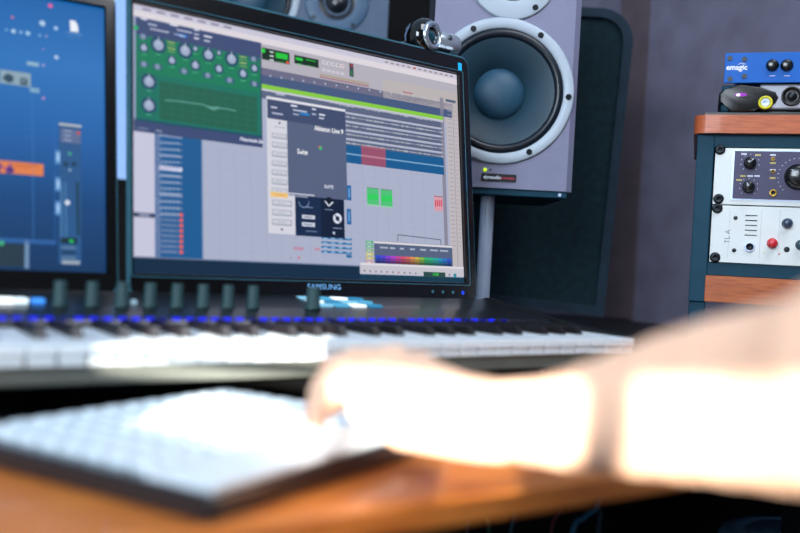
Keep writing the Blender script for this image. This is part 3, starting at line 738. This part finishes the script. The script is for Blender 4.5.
for px_,py_ in ((773,193),(773,171.5),(773,159)):
    x,z=F2.uv(px_,py_,-.0056); bm=B(); rr=.0055 if py_>190 else .0028
    lathe(bm,[(rr,0),(rr,.002),(rr*.6,.0025),(rr*.5,.0005),(0,.0005)],(x,-.0056,z),(0,-1,0),20,mis=[0,0,1,1]); obj('jack_socket',bm,[M_brass,M_black],uA)
m2=child_frame(xo,0,zo)
uB=thing('rack_unit','plain white rack unit with red knob and vent slots, lower of the two','audio unit',m2)
F3=Frame(m2); hB=zu-zo
bm=B(); box(bm,(.002,-.0035,.0008),(.484,0,hB-.0008),0,None,.0008); obj('faceplate',bm,M_white,uB)
bm=B(); box(bm,(.015,0,.002),(.46,.25,hB-.003)); obj('chassis',bm,M_black,uB)
for px_,py_ in ((717.3,208.5),(715,257.3)): rackscrew(uB,px_,py_,F3)
bm=B()
for k in range(5):
    a=F3.uv(745.3-k*.2,215+k*4.9); b_=F3.uv(757.3-k*.2,216.4+k*4.9); box(bm,(a[0],-.004,b_[1]),(b_[0],-.0034,a[1]))
obj('vent_slots',bm,M_screw,uB)
for px_,py_,r_ in ((735.5,218,.0032),(734,250.3,.0032),(786.5,249.5,.0042)):
    x,z=F3.uv(px_,py_); bm=B(); lathe(bm,[(r_,0),(r_,.001),(r_*.6,.0015),(0,.001)],(x,-.0035,z),(0,-1,0),16); obj('panel_dot',bm,M_screw,uB)
x,z=F3.uv(749.5,247); bm=B(); lathe(bm,[(.0078,0),(.0075,.003),(.0055,.0035),(.005,.001),(0,.001)],(x,-.0035,z),(0,-1,0),24,mis=[0,0,1,1]); obj('jack_socket',bm,[M_silver,M_screw],uB)
for px_,py_,r_,m in ((772,243.3,.0072,mat('red_knob','#d02030',.35,coat=.4)),(787,223.5,.0072,mat('navy_knob','#203a55',.35,coat=.4)),(800.5,245,.0072,mat('teal_knob','#1c4450',.35,coat=.4))):
    x,z=F3.uv(px_,py_); o=knob(uB,x,z,r_,m,.012,'knob',None,-.0035); o['label']='red knob' if 'red' in m.name else 'dark blue knob'
for px_,py_,c in ((764,252.5,'#a8d890'),(779,254,'#e06060')):
    x,z=F3.uv(px_,py_); bm=B(); cyl(bm,(x,-.0035,z),(0,-1,0),.0012,.0008,0,10); obj('signal_light',bm,mat('led_'+c[1:],c,.4),uB)
x,z=F3.uv(727,241); bm=B(); text(bm,'TL AUDIO',x,z,.013,-.0037,0,None,'CENTER',1,-PI/2,0,.0002) if False else text(bm,'TL A',x+.0005,z-.004,.0105,-.0037,0,None,'LEFT',1,-PI/2); obj('lettering',bm,mat('grey_print','#6d7486',.5),uB)
bm=B()
for px_ in (730,761.5,780):
    a=F3.uv(px_,210); b_=F3.uv(px_-1.3,258); box(bm,(a[0],-.0037,b_[1]),(a[0]+.0005,-.0034,a[1]))
obj('panel_lines',bm,mat('faint_line','#b4bcc4',.5),uB)
# black mat, silver box and blue unit on top of the rack
x0=U(704,114)[0]; 
mA=child_frame(x0,-.004,zw)
t=tag(obj('rubber_mat',(lambda b:(box(b,(0,0,0),(.46,.25,.0055),0,None,.001),b)[1])(B()),M_black,None,mA),'thin black rubber mat lying on the wooden rack top','mat')
zs=zw+.0058
x1=U(738,100)[0]
mB=child_frame(x1,0,zs); FB=Frame(mB)
hS=FB.uv(760,83.6)[1]
t=thing('audio_interface','low silver audio box with black moulded end under the blue unit','audio interface',mB)
bm=B(); box(bm,(.03,.0,.004),(.33,.2,hS-.001),0,None,.003); obj('silver_case',bm,mat('warm_silver','#8d8f9a',.4,.35),t)
bm=B(); 
def fb(*p): return FB.uv(*p,-.006)
pts=[fb(*p) for p in ((719.5,92),(727,91),(731,86.5),(741,84.2),(762,87),(776,92),(778.5,97),(775,103),(764,108),(754,110.5),(746,112.2),(730,112.2),(727,104),(719.5,103.5))]
prism(bm,pts[::-1],-.006,.12,0,None,True,.003); obj('moulded_end',bm,M_black,t,None,40)
bm=B(); a=fb(724,88); box(bm,(a[0]-.003,.0,.0005),(a[0]+.03,.15,hS-.002),0,None,.003); obj('end_cap',bm,M_teal,t)
bm=B(); x,z=FB.uv(744,94.5,-.007); prism(bm,[(x+.013*math.cos(2*PI*k/24),z+.0042*math.sin(2*PI*k/24)) for k in range(24)],-.0072,-.006); obj('light_recess',bm,M_gloss,t)
bm=B(); x,z=FB.uv(741,94.6,-.0075); prism(bm,[(x+.009*math.cos(2*PI*k/24)*1.0,z+.0026*math.sin(2*PI*k/24)) for k in range(24)],-.0078,-.007); prism(bm,[(x-.004+.003*math.cos(2*PI*k/16),z-.0005+.0022*math.sin(2*PI*k/16)) for k in range(16)],-.0082,-.0075,1); obj('indicator_light',bm,[lit('#9a30c0',1.2),lit('#f4e8ff',1.5)],t)
bm=B(); x,z=FB.uv(765.5,102.5,-.008); lathe(bm,[(.0068,.0),(.0068,.003),(.0098,.0032),(.0104,.001),(.0100,-.001)],(x,-.006,z),(0,-1,0),32); obj('yellow_ring',bm,mat('yellow_plastic','#d8cc1c',.4),t)
bm=B(); lathe(bm,[(.0066,0),(.0066,.002),(.003,.0025),(.002,.0005),(0,.0005)],(x,-.006,z),(0,-1,0),24); obj('jack_socket',bm,M_silver,t)
bm=B(); x,z=FB.uv(791.5,96.5,0); lathe(bm,[(.0145,0),(.0145,.004),(.0125,.005),(.0115,.002),(.006,.0015),(.005,.004),(0,.004)],(x,0,z),(0,-1,0),32,mis=[0,0,0,0,1,1]); obj('round_socket',bm,[M_black,M_screw],t)
bm=B(); box(bm,(.04,.01,0),(.07,.19,.0045)); box(bm,(.28,.01,0),(.31,.19,.0045)); obj('feet',bm,M_black,t)
x2=U(724.4,70)[0]; zbU=zs+hS
mC=child_frame(x2,0,zbU); FC=Frame(mC); hC=FC.uv(760,53)[1]
t=thing('blue_rack_unit','bright blue one-space audio unit on top of the rack stack','audio unit',mC)
M_blue=mat('bright_blue_paint','#0a60bc',.5,vary=.04,spec=.25)
bm=B(); box(bm,(0,-.004,.0005),(.48,0,hC),0,None,.0008); obj('faceplate',bm,M_blue,t)
bm=B(); box(bm,(.02,0,.0015),(.45,.18,hC-.002)); obj('chassis',bm,mat('blue_chassis','#12489a',.5),t)
for px_,py_ in ((730,58.3),(744.5,59.2),(730,79),(744.5,76.3)):
    x,z=FC.uv(px_,py_,-.004); bm=B(); cyl(bm,(x,-.004,z),(0,-1,0),.0038,.0012,0,14); obj('panel_screw',bm,M_screw,t)
for px_ in (772.3,786.8):
    x,z=FC.uv(px_,65.5,-.004); knob(t,x,z,.0085,kd,.008,'socket_knob',None,-.004)
    x,z=FC.uv(px_,75.8,-.004); bm=B(); box(bm,(x-.004,-.0043,z-.0006),(x+.004,-.004,z+.0006)); obj('panel_print',bm,M_tk,t)
x,z=FC.uv(736.8,67.5,-.004); bm=B(); text(bm,'emagic',x,z,.0115,-.0043,0,None,'CENTER',.95,0,0,.0003)
x,z=FC.uv(742,64,-.004); tube(bm,[(x-.006,-.0045,z-.001),(x,-.0045,z+.0015),(x+.005,-.0045,z-.0005)],.0006,6)
obj('lettering',bm,mat('white_lettering','#e4ecff',.5,emit='#c0d0f0',es=.25) if False else mat('white_lettering','#eef2ff',.5),t)
# ================================================================ PIANO KEYBOARD
xe=.8254; yf=.7317; zk=H-.0864
KM=Matrix.Translation((xe,yf,DESK)); KZ=zk-DESK
t=thing('midi_keyboard','long black piano style keyboard with blue key lights and a row of knobs','keyboard',KM)
NW=36; ww=.0235
x0=-NW*ww
KL=t
bm=B()
# chassis: front strip, bed
box(bm,(x0-.012,.006,KZ-.033),(-.003,.30,KZ-.0105),0,None,.002); 
box(bm,(x0-.01,.03,.026),(-.02,.29,KZ-.032),1,None,.003)
obj('chassis',bm,[M_chas,M_black],t)
# control panel, rising to the back
zp0=-.0795-.0864*-1  # relative to key tops
prof=[(.142,KZ+.0035),(.144,KZ+.0065),(.150,KZ+.0088),(.20,KZ+.0165),(.285,KZ+.0265),(.292,KZ+.0245),(.292,.02),(.142,.02)]
bm=B(); t_=bmesh.new(); a=[t_.verts.new((x0-.012,p[0],p[1])) for p in prof]; b_=[t_.verts.new((.004,p[0],p[1])) for p in prof]
t_.faces.new(a); t_.faces.new(b_[::-1])
for i in range(len(prof)): t_.faces.new((a[i],a[(i+1)%len(prof)],b_[(i+1)%len(prof)],b_[i]))
merge(bm,t_,0); obj('control_panel',bm,mat('satin_black_panel','#0b1015',.3,coat=.15),t)
for xa,xb in ((.0015,.014),(x0-.022,x0-.0015)):
    bm=B(); t_=bmesh.new(); pr=[(-.002,KZ-.005),(.0,KZ-.001),(.07,KZ+.004),(.155,KZ+.0115),(.285,KZ+.0285),(.295,KZ+.026),(.295,.014),(.02,.014),(-.002,KZ-.022)]
    a=[t_.verts.new((xa,p[0],p[1])) for p in pr]; b_=[t_.verts.new((xb,p[0],p[1])) for p in pr]
    t_.faces.new(a); t_.faces.new(b_[::-1])
    for i in range(len(pr)): t_.faces.new((a[i],a[(i+1)%len(pr)],b_[(i+1)%len(pr)],b_[i]))
    merge(bm,t_,0); obj('end_cheek',bm,M_black,t)
for x in (-.08,x0+.08):
    for y in (.05,.26):
        bm=B(); cyl(bm,(x,y,0),(0,0,1),.014,.027); obj('foot',bm,M_black,t)
bm=B(); box(bm,(-ww+.0005,0,KZ-.0085),(-.0005,.141,KZ),0,None,.001); box(bm,(-ww+.0012,.002,KZ-.017),(-.0012,.012,KZ-.0085),0,None,.0008)
wk=obj('white_key',bm,M_keyw,t)
for k in range(1,NW):
    o=wk.copy(); C.objects.link(o); o.parent=t; o.location=(-k*ww,0,0)
bm=B(); t_=bmesh.new(); bw=.0052
vs=[(-bw,.046,KZ-.001),(bw,.046,KZ-.001),(bw,.142,KZ-.001),(-bw,.142,KZ-.001),(-bw*.8,.0535,KZ+.0094),(bw*.8,.0535,KZ+.0094),(bw*.8,.142,KZ+.0084),(-bw*.8,.142,KZ+.0084)]
vv=[t_.verts.new(v) for v in vs]
for f in ((0,1,5,4),(1,2,6,5),(2,3,7,6),(3,0,4,7),(4,5,6,7),(3,2,1,0)): t_.faces.new([vv[i] for i in f])
bmesh.ops.bevel(t_,geom=t_.edges[:],offset=.001,segments=2,affect='EDGES')
merge(bm,t_,0)
bk=None
bpos=[]
for oc in range(5):
    base=-ww-(oc+1)*7*ww
    for i,d in ((1,-.003),(2,.003),(4,-.0045),(5,0),(6,.0045)): bpos.append(base+i*ww+d)
bpos.sort(reverse=True)
for x in bpos:
    if bk is None: bk=obj('black_key',bm,M_keyb,t); o=bk
    else: o=bk.copy(); C.objects.link(o); o.parent=t
    o.location=(x,0,0)
# key lights
kl=None
M_kl=lit('#141ef0',1.6); M_kl2=lit('#0a1490',.8)
for k in range(56):
    x=-.10-k*.0137
    if x<x0+.02: break
    dim=(k%7 in (3,)) or k<2
    if kl is None:
        bm=B(); box(bm,(-.0042,.1445,KZ+.0068),(.0042,.1485,KZ+.0096),0,None,.0006); kl=obj('key_light',bm,M_kl,t); o=kl
        bm=B(); box(bm,(-.0042,.1445,KZ+.0068),(.0042,.1485,KZ+.0096),0,None,.0006); kd2=obj('key_light',bm,M_kl2,t); kd2.location=(-.10+.02,0,0)
    else: o=(kd2 if dim else kl).copy(); C.objects.link(o); o.parent=t
    o.location=(x,0,0)
# knobs
kx=[ony(x,300,.93).x for x in (60,92,122,150,177,203,228,253)]+[ony(313,300,.93).x]
def panz(y): return KZ+.0115+(y-.15)*.0150/.135
for i,x in enumerate(kx):
    big=i==8; r_=.0066 if not big else .0085
    bm=B(); zz0=panz(.93-yf); lathe(bm,[(r_*1.15,0),(r_*1.15,.003),(r_,.004),(r_*.92,.024),(r_*.8,.0255),(0,.0255)],(x-xe,.93-yf,zz0-.001),(0,0,1),24); obj('encoder_knob',bm,M_knob,t)
# lit pads
bl=onz(275,299,zk+.018); fl=onz(311,308.5,zk+.015); brr=onz(330,298.5,zk+.018)
gy0=fl.y-yf; gy1=bl.y-yf; gx0=(bl.x+fl.x)/2-xe
cols,rws=4,4
n=0
for r_ in range(4):
    for c_ in range(4):
        x=gx0+.004+c_*.0235; y=max(.152,gy0-.006)+ (r_)*.0235
        if y>.275: continue
        s_=[('#8fd8ff',1.0),('#5cc0f0',.9),('#e8f8ff',1.6),('#3aa0d8',.8)][(r_*2+c_)%4]
        bm=B(); z=panz(y+.01); box(bm,(x,y,z-.002),(x+.0195,y+.0195,z+.0015),0,None,.002); obj('pad',bm,lit(*s_),t)
for (px_,py_),(c,s_),w_ in zip(((4,304),(20,298),(38,298),(135,279)),(('#f0fbff',2.2),('#d8f0ff',1.8),('#3c8cf0',1.6),('#a8d0e8',.8)),(.016,.014,.012,.006)):
    p=ony(px_,py_,.945); bm=B(); z=panz(.945-yf); box(bm,(p.x-xe-w_/2,.945-yf-w_/2,z-.001),(p.x-xe+w_/2,.945-yf+w_/2,z+.004),0,None,.0015); obj('lit_button',bm,lit(c,s_),t)
# ================================================================ WHITE KEYBOARD IN FRONT
ang=math.radians(26); c0=onz(213,480,H-.125)
DM=Matrix.Translation((c0.x,c0.y,DESK+.0005))@Matrix.Rotation(ang,4,'Z')
t=thing('computer_keyboard','white keyed keyboard with thick black body under the hand at the desk edge','keyboard',DM)
KD=.224; KW=.27
bm=B(); box(bm,(0,0,0),(KW,KD,.0155),0,None,.002); obj('body',bm,mat('dark_keyboard_body','#161c22',.28,coat=.3),t)
bm=B(); box(bm,(.004,.003,.0155),(KW-.004,.0545,.0195),0,None,.001); obj('palm_rest',bm,M_cap2,t)
kc=None
bm=B(); t_=bmesh.new(); a,b2=.0092,.0076
vv=[t_.verts.new(v) for v in ((-a,-a,0),(a,-a,0),(a,a,0),(-a,a,0),(-b2,-b2,.006),(b2,-b2,.006),(b2,b2,.006),(-b2,b2,.006))]
for f in ((0,1,5,4),(1,2,6,5),(2,3,7,6),(3,0,4,7),(4,5,6,7),(3,2,1,0)): t_.faces.new([vv[i] for i in f])
bmesh.ops.bevel(t_,geom=t_.edges[:],offset=.0012,segments=2,affect='EDGES')
merge(bm,t_,0)
nc=12
cnt=0
for r_ in range(8):
    for c_ in range(12):
        x=.0165+c_*.0206; y=.0665+r_*.0205
        if y>KD-.008: continue
        if kc is None: kc=obj('keycap',bm,M_cap2,t); o=kc
        else: o=kc.copy(); C.objects.link(o); o.parent=t
        o.location=(x+.004,y,.0145)
# ================================================================ PERSON (arm and hand)
def skinmat():
    m=mat('skin','#f0c3a6',.5,0,.12,180,.05,25); b=m.node_tree.nodes['Principled BSDF']
    b.inputs['Subsurface Weight'].default_value=.12; b.inputs['Subsurface Radius'].default_value=(.01,.004,.002)
    b.inputs['Subsurface Scale'].default_value=.5
    return m
M_skin=skinmat()
def capsule_chain(bm,pts,seg=20,rings=5,flat=1.0,upv=Vector((0,0,1))):
    # pts: (Vector, radius); tapered tube with round ends; flat squeezes along upv
    out=[]
    P=[p for p,_ in pts]; R=[r for _,r in pts]
    def frame(i):
        d=(P[min(i+1,len(P)-1)]-P[max(i-1,0)]).normalized(); s=d.cross(upv)
        if s.length<.05: s=d.cross(Vector((1,0,0)))
        s.normalize(); return d,s,s.cross(d)
    rr=[]
    d,s,u_=frame(0)
    for k in range(rings,0,-1):
        a=k/rings*PI/2; rr.append((P[0]-d*R[0]*math.sin(a),R[0]*math.cos(a)+1e-4,s,u_))
    for i in range(len(P)):
        d,s,u_=frame(i); rr.append((P[i],R[i],s,u_))
    d,s,u_=frame(len(P)-1)
    for k in range(1,rings+1):
        a=k/rings*PI/2; rr.append((P[-1]+d*R[-1]*math.sin(a),R[-1]*math.cos(a)+1e-4,s,u_))
    vr=[]
    for c,r,s,u_ in rr: vr.append([bm.verts.new(c+(s*math.cos(2*PI*k/seg)+u_*math.sin(2*PI*k/seg)*flat)*r) for k in range(seg)])
    for i in range(len(vr)-1):
        for k in range(seg): bm.faces.new((vr[i][k],vr[i][(k+1)%seg],vr[i+1][(k+1)%seg],vr[i+1][k]))
    bm.faces.new(vr[0][::-1]); bm.faces.new(vr[-1])
def smooth_path(ps,n=6):
    cs=curve([p for p,_ in ps],n); out=[]
    for j,c in enumerate(cs):
        f=j/n; i=min(int(f),len(ps)-2); w_=f-i; w_=w_*w_*(3-2*w_)
        out.append((c,ps[i][1]*(1-w_)+ps[i+1][1]*w_))
    return out
arm=[(atd(930,380,.335),.043),(atd(860,388,.355),.0428),(atd(800,395,.385),.0412),(atd(740,399,.412),.0392),(atd(690,404,.437),.0370),(atd(645,410,.458),.0338),(atd(605,416,.477),.0305),(atd(570,420,.494),.0272),(atd(540,421,.508),.0245),(atd(512,419,.522),.0230)]
arm=[(Vector((.66,-.24,H+.26)),.062),(Vector((.60,-.17,H+.15)),.057),(Vector((.50,-.03,H-.0)),.048),(Vector((.445,.07,H-.075)),.044)]+arm[0:]
bm=B(); capsule_chain(bm,smooth_path(arm),28)
wr_=atd(510,414,.525); mc=atd(372,378,.60)
dd=(mc-wr_).normalized(); upz=Vector((0,0,1)); far=upz.cross(dd)  # left of travel
far=-far if far.dot(ray(400,266))<0 else far
far.normalize(); nrm=dd.cross(far); nrm=-nrm if nrm.z<0 else nrm
surf=H-.125+.006
mcps=[]; specs=[('index',.031,.098,.0112,.001),('middle',.010,.102,.0115,.005),('ring',-.011,.097,.0110,.003),('pinky',-.030,.088,.0100,-.003)]
fl=[(.040,.024,.021),(.044,.027,.022),(.040,.025,.021),(.031,.018,.018)]
knk=[]
tips=[]
for (nm,off,ln,r_,dz),(l1,l2,l3) in zip(specs,fl):
    m_=wr_+dd*ln+far*off+nrm*(.006+dz)
    # metacarpal wedge from the wrist
    capsule_chain(bm,smooth_path([(wr_+far*off*.35-nrm*.002,.019),((wr_*.45+m_*.55)-nrm*.006,.0165),(m_-nrm*.003,r_*1.28)],5),18)
    capsule_chain(bm,smooth_path([(wr_+far*off*.35-nrm*.012,.015),((wr_*.45+m_*.55)-nrm*.018,.0145),(m_-nrm*.014,r_*1.15)],5),18)
    f0=(dd+far*(off*2.5)).normalized()
    def bend(a): return f0*math.cos(a)-upz*math.sin(a)
    p1=m_+bend(math.radians(18 if nm!='pinky' else 22))*l1
    p2=p1+bend(math.radians(62))*l2
    p3=p2+bend(math.radians(78))*l3
    low=surf+r_*.7
    if p3.z<low or True:
        dzz=low-p3.z
        p3=p3+upz*dzz; p2=p2+upz*dzz*.7; p1=p1+upz*dzz*.3
    capsule_chain(bm,smooth_path([(m_,r_*1.12),(m_*.5+p1*.5,r_*.96),(p1,r_*1.0),(p1*.5+p2*.5,r_*.88),(p2,r_*.9),(p3,r_*.72)],4),16)
    tips.append((p2,p3,r_,f0))
# thumb from the side of the palm
tb=wr_+dd*.028+far*.026-nrm*.010
t1=wr_+dd*.058+far*.046-nrm*.024; t2=wr_+dd*.088+far*.046-nrm*.032; t3=wr_+dd*.108+far*.040-nrm*.036
for p in (t1,t2,t3): p.z=max(p.z,surf+.009)
capsule_chain(bm,smooth_path([(tb,.0165),(t1,.0135),(t2,.0112),(t3,.0088)],5),16)
# thenar / hypothenar pads
capsule_chain(bm,[(wr_+dd*.012+far*.016-nrm*.012,.016),(wr_+dd*.05+far*.022-nrm*.018,.017)],16)
capsule_chain(bm,[(wr_+dd*.008-far*.014-nrm*.012,.016),(wr_+dd*.06-far*.024-nrm*.016,.016)],16)
me=bpy.data.meshes.new('person'); bm.to_mesh(me); bm.free(); me.materials.append(M_skin)
per=bpy.data.objects.new('person',me); C.objects.link(per)
rm=per.modifiers.new('r','REMESH'); rm.mode='VOXEL'; rm.voxel_size=.0022; rm.use_smooth_shade=True
sm=per.modifiers.new('s','CORRECTIVE_SMOOTH') if False else per.modifiers.new('s','SMOOTH'); sm.factor=.5; sm.iterations=6
tag(per,'bare forearm and curled hand of a person reaching across to the white keyed keyboard','person')
for p2,p3,r_,f0 in tips:
    bm=B(); d=(p3-p2).normalized(); n_=(f0-d*f0.dot(d)).normalized(); s_=d.cross(n_)
    c=p3+n_*r_*.62+d*.001
    Mx=Matrix((( s_.x,d.x,n_.x,c.x),(s_.y,d.y,n_.y,c.y),(s_.z,d.z,n_.z,c.z),(0,0,0,1)))
    lathe(bm,[(0,.0016),(.5,.0014),(.85,.0008),(1,0)],(0,0,0),(0,0,1),16,M=Mx@Matrix.Diagonal((r_*.62,r_*.75,1,1))); obj('fingernail',bm,mat('nail','#e6b8a4',.25,coat=.3),per)
bm=B(); capsule_chain(bm,smooth_path([(Vector((.68,-.26,H+.29)),.078),(Vector((.64,-.215,H+.21)),.074),(Vector((.595,-.16,H+.135)),.069)]),28)
obj('shirt_sleeve',bm,mat('dark_cotton','#1d222b',.95,bump=.4),per,None,60)
# ================================================================ UNDER THE DESK
cabs=[('#3a7a5c',[(494,560),(489,533),(484,516),(478,500)],'green cable hanging below the wooden desk edge'),
      ('#49809c',[(499,545),(511,530),(515,517),(513,500)],'pale blue looped cable hanging below the desk edge'),
      ('#803848',[(546,560),(551,533),(556,518),(563,498)],'dark red cable hanging below the desk edge'),
      ('#2f7ea8',[(560,556),(572,534),(585,517),(600,497)],'thick bright blue cable slanting below the desk edge'),
      ('#2a4a70',[(466,556),(467,535),(468,517),(467,500)],'thin navy cable hanging left of the green cable'),
      ('#1d3c54',[(596,560),(598,533),(600,515),(597,497)],'thin dark teal cable hanging right of the thick blue cable')]
for i,(c,pp,lb) in enumerate(cabs):
    d=1.0+.03*i; bm=B(); P_=[atd(x,y,d) for x,y in pp]; P_[0].z-=.1; 
    P_=[P_[0]]+P_[1:]+[Vector((P_[-1].x,P_[-1].y,DESK-.031))]
    tube(bm,curve(P_,10),.0016 if 'thick' not in lb else .0034,8); tag(obj('cable',bm,mat('cable_'+c[1:],c,.4)),lb,'cable','cables under the desk')
s=atd(803,537,1.45)
t=thing('stool','low round stool with blue grey padded seat under the black desk','stool',Matrix.Translation((s.x,s.y,0)))
bm=B(); lathe(bm,[(0,-.05),(.11,-.05),(.125,-.04),(.13,-.012),(.122,0),(.09,.003),(.088,.0),(.084,.003),(0,.004)],(0,0,s.z),(0,0,1),48); obj('seat',bm,mat('blue_grey_vinyl','#6fa0c8',.5),t)
for k in range(3):
    a=2*PI*k/3+.4; bm=B(); tube(bm,[(.05*math.cos(a),.05*math.sin(a),s.z-.05),(.16*math.cos(a),.16*math.sin(a),.005)],.011,10); obj('leg',bm,M_black,t)
# ================================================================ LIGHT
w=bpy.data.worlds.new('World'); SC.world=w; w.use_nodes=True
bg=w.node_tree.nodes['Background']; bg.inputs[0].default_value=(.55,.75,1,1); bg.inputs[1].default_value=.55
def area(name,loc,tgt,sx,sy_,e,col):
    l=bpy.data.lights.new(name,'AREA'); l.shape='RECTANGLE'; l.size=sx; l.size_y=sy_; l.energy=e; l.color=col
    o=bpy.data.objects.new(name,l); C.objects.link(o); o.location=loc; o.rotation_euler=(Vector(tgt)-Vector(loc)).to_track_quat('-Z','Y').to_euler(); return o
area('fill_left',(-1.6,-.6,1.9),(.5,.6,.85),1.4,1.2,85,(.80,.90,1))  # unseen fill light added to lift the left side
area('fill_overhead',(.9,.1,2.4),(1.1,.9,.8),.8,.8,16,(.9,.93,1))  # soft overhead fill, added, no fixture there
# unseen wall behind the lens, window boards shaped to cut the sun patches
GY=-1.2; S_=.004
def opening(pts): return pts
X0,X1,Z0,Z1=-1.45,-.70,H+.10,H+.298
bm=B()
box(bm,(-4.2,GY-.03,0),(X0,GY,3.4)); box(bm,(X1,GY-.03,0),(1.98,GY,3.4)); box(bm,(X0,GY-.03,0),(X1,GY,Z0)); box(bm,(X0,GY-.03,Z1),(X1,GY,3.4))
struct('wall_front',bm,M_front)
bm=B()
def pr(p): prism(bm,[(x,H+z) for x,z in p],GY-.012,GY-.004)
pr([(-1.45,.10),(-1.15,.10),(-1.15,.181),(-1.45,.226)])
pr([(-1.45,.226),(-1.35,.211),(-1.35,.227),(-1.45,.242)])
pr([(-1.45,.240),(-1.15,.197),(-1.15,.210),(-1.45,.253)])
pr([(-1.45,.258),(-1.225,.236),(-1.225,.250),(-1.45,.272)])
pr([(-1.225,.205),(-1.15,.195),(-1.15,.298),(-1.225,.298)])
pr([(-1.15,.236),(-.95,.223),(-.70,.205),(-.70,.298),(-1.15,.298)])
pr([(-1.15,.10),(-.70,.10),(-.70,.148),(-1.15,.156)])
pr([(-1.15,.15),(-1.06,.15),(-1.06,.166),(-1.15,.190)])
pr([(-.985,.14),(-.70,.14),(-.70,.160),(-.985,.161)])
pr([(-.953,.14),(-.931,.14),(-.931,.24),(-.953,.24)])
struct('window_gobo',bm,M_black)  # unseen boards added to block and shape the sun
l=bpy.data.lights.new('sun','SUN'); l.energy=34; l.angle=math.radians(.35); l.color=(1,.93,.82)
o=bpy.data.objects.new('sun',l); C.objects.link(o)
az,el=math.radians(-130),math.radians(8)
o.rotation_euler=Vector((math.cos(az)*math.cos(el),math.sin(az)*math.cos(el),math.sin(el))).to_track_quat('Z','Y').to_euler(); o.location=(-2,-3,2)
SUN=True
# ================================================================ CAMERA
cam=bpy.data.cameras.new('Camera'); co=bpy.data.objects.new('Camera',cam); C.objects.link(co)
cam.sensor_width=36; cam.lens=FPX*36/800; cam.clip_start=.02
co.matrix_world=Matrix(((RT.x,UP.x,-FW.x,CAM.x),(RT.y,UP.y,-FW.y,CAM.y),(RT.z,UP.z,-FW.z,CAM.z),(0,0,0,1)))
cam.dof.use_dof=True; cam.dof.focus_distance=1.42; cam.dof.aperture_fstop=2.3; cam.dof.aperture_blades=0
SC.camera=co
SC.view_settings.view_transform='Standard'; SC.view_settings.look='None'; SC.view_settings.exposure=0; SC.view_settings.gamma=1; SC.view_settings.use_curve_mapping=False
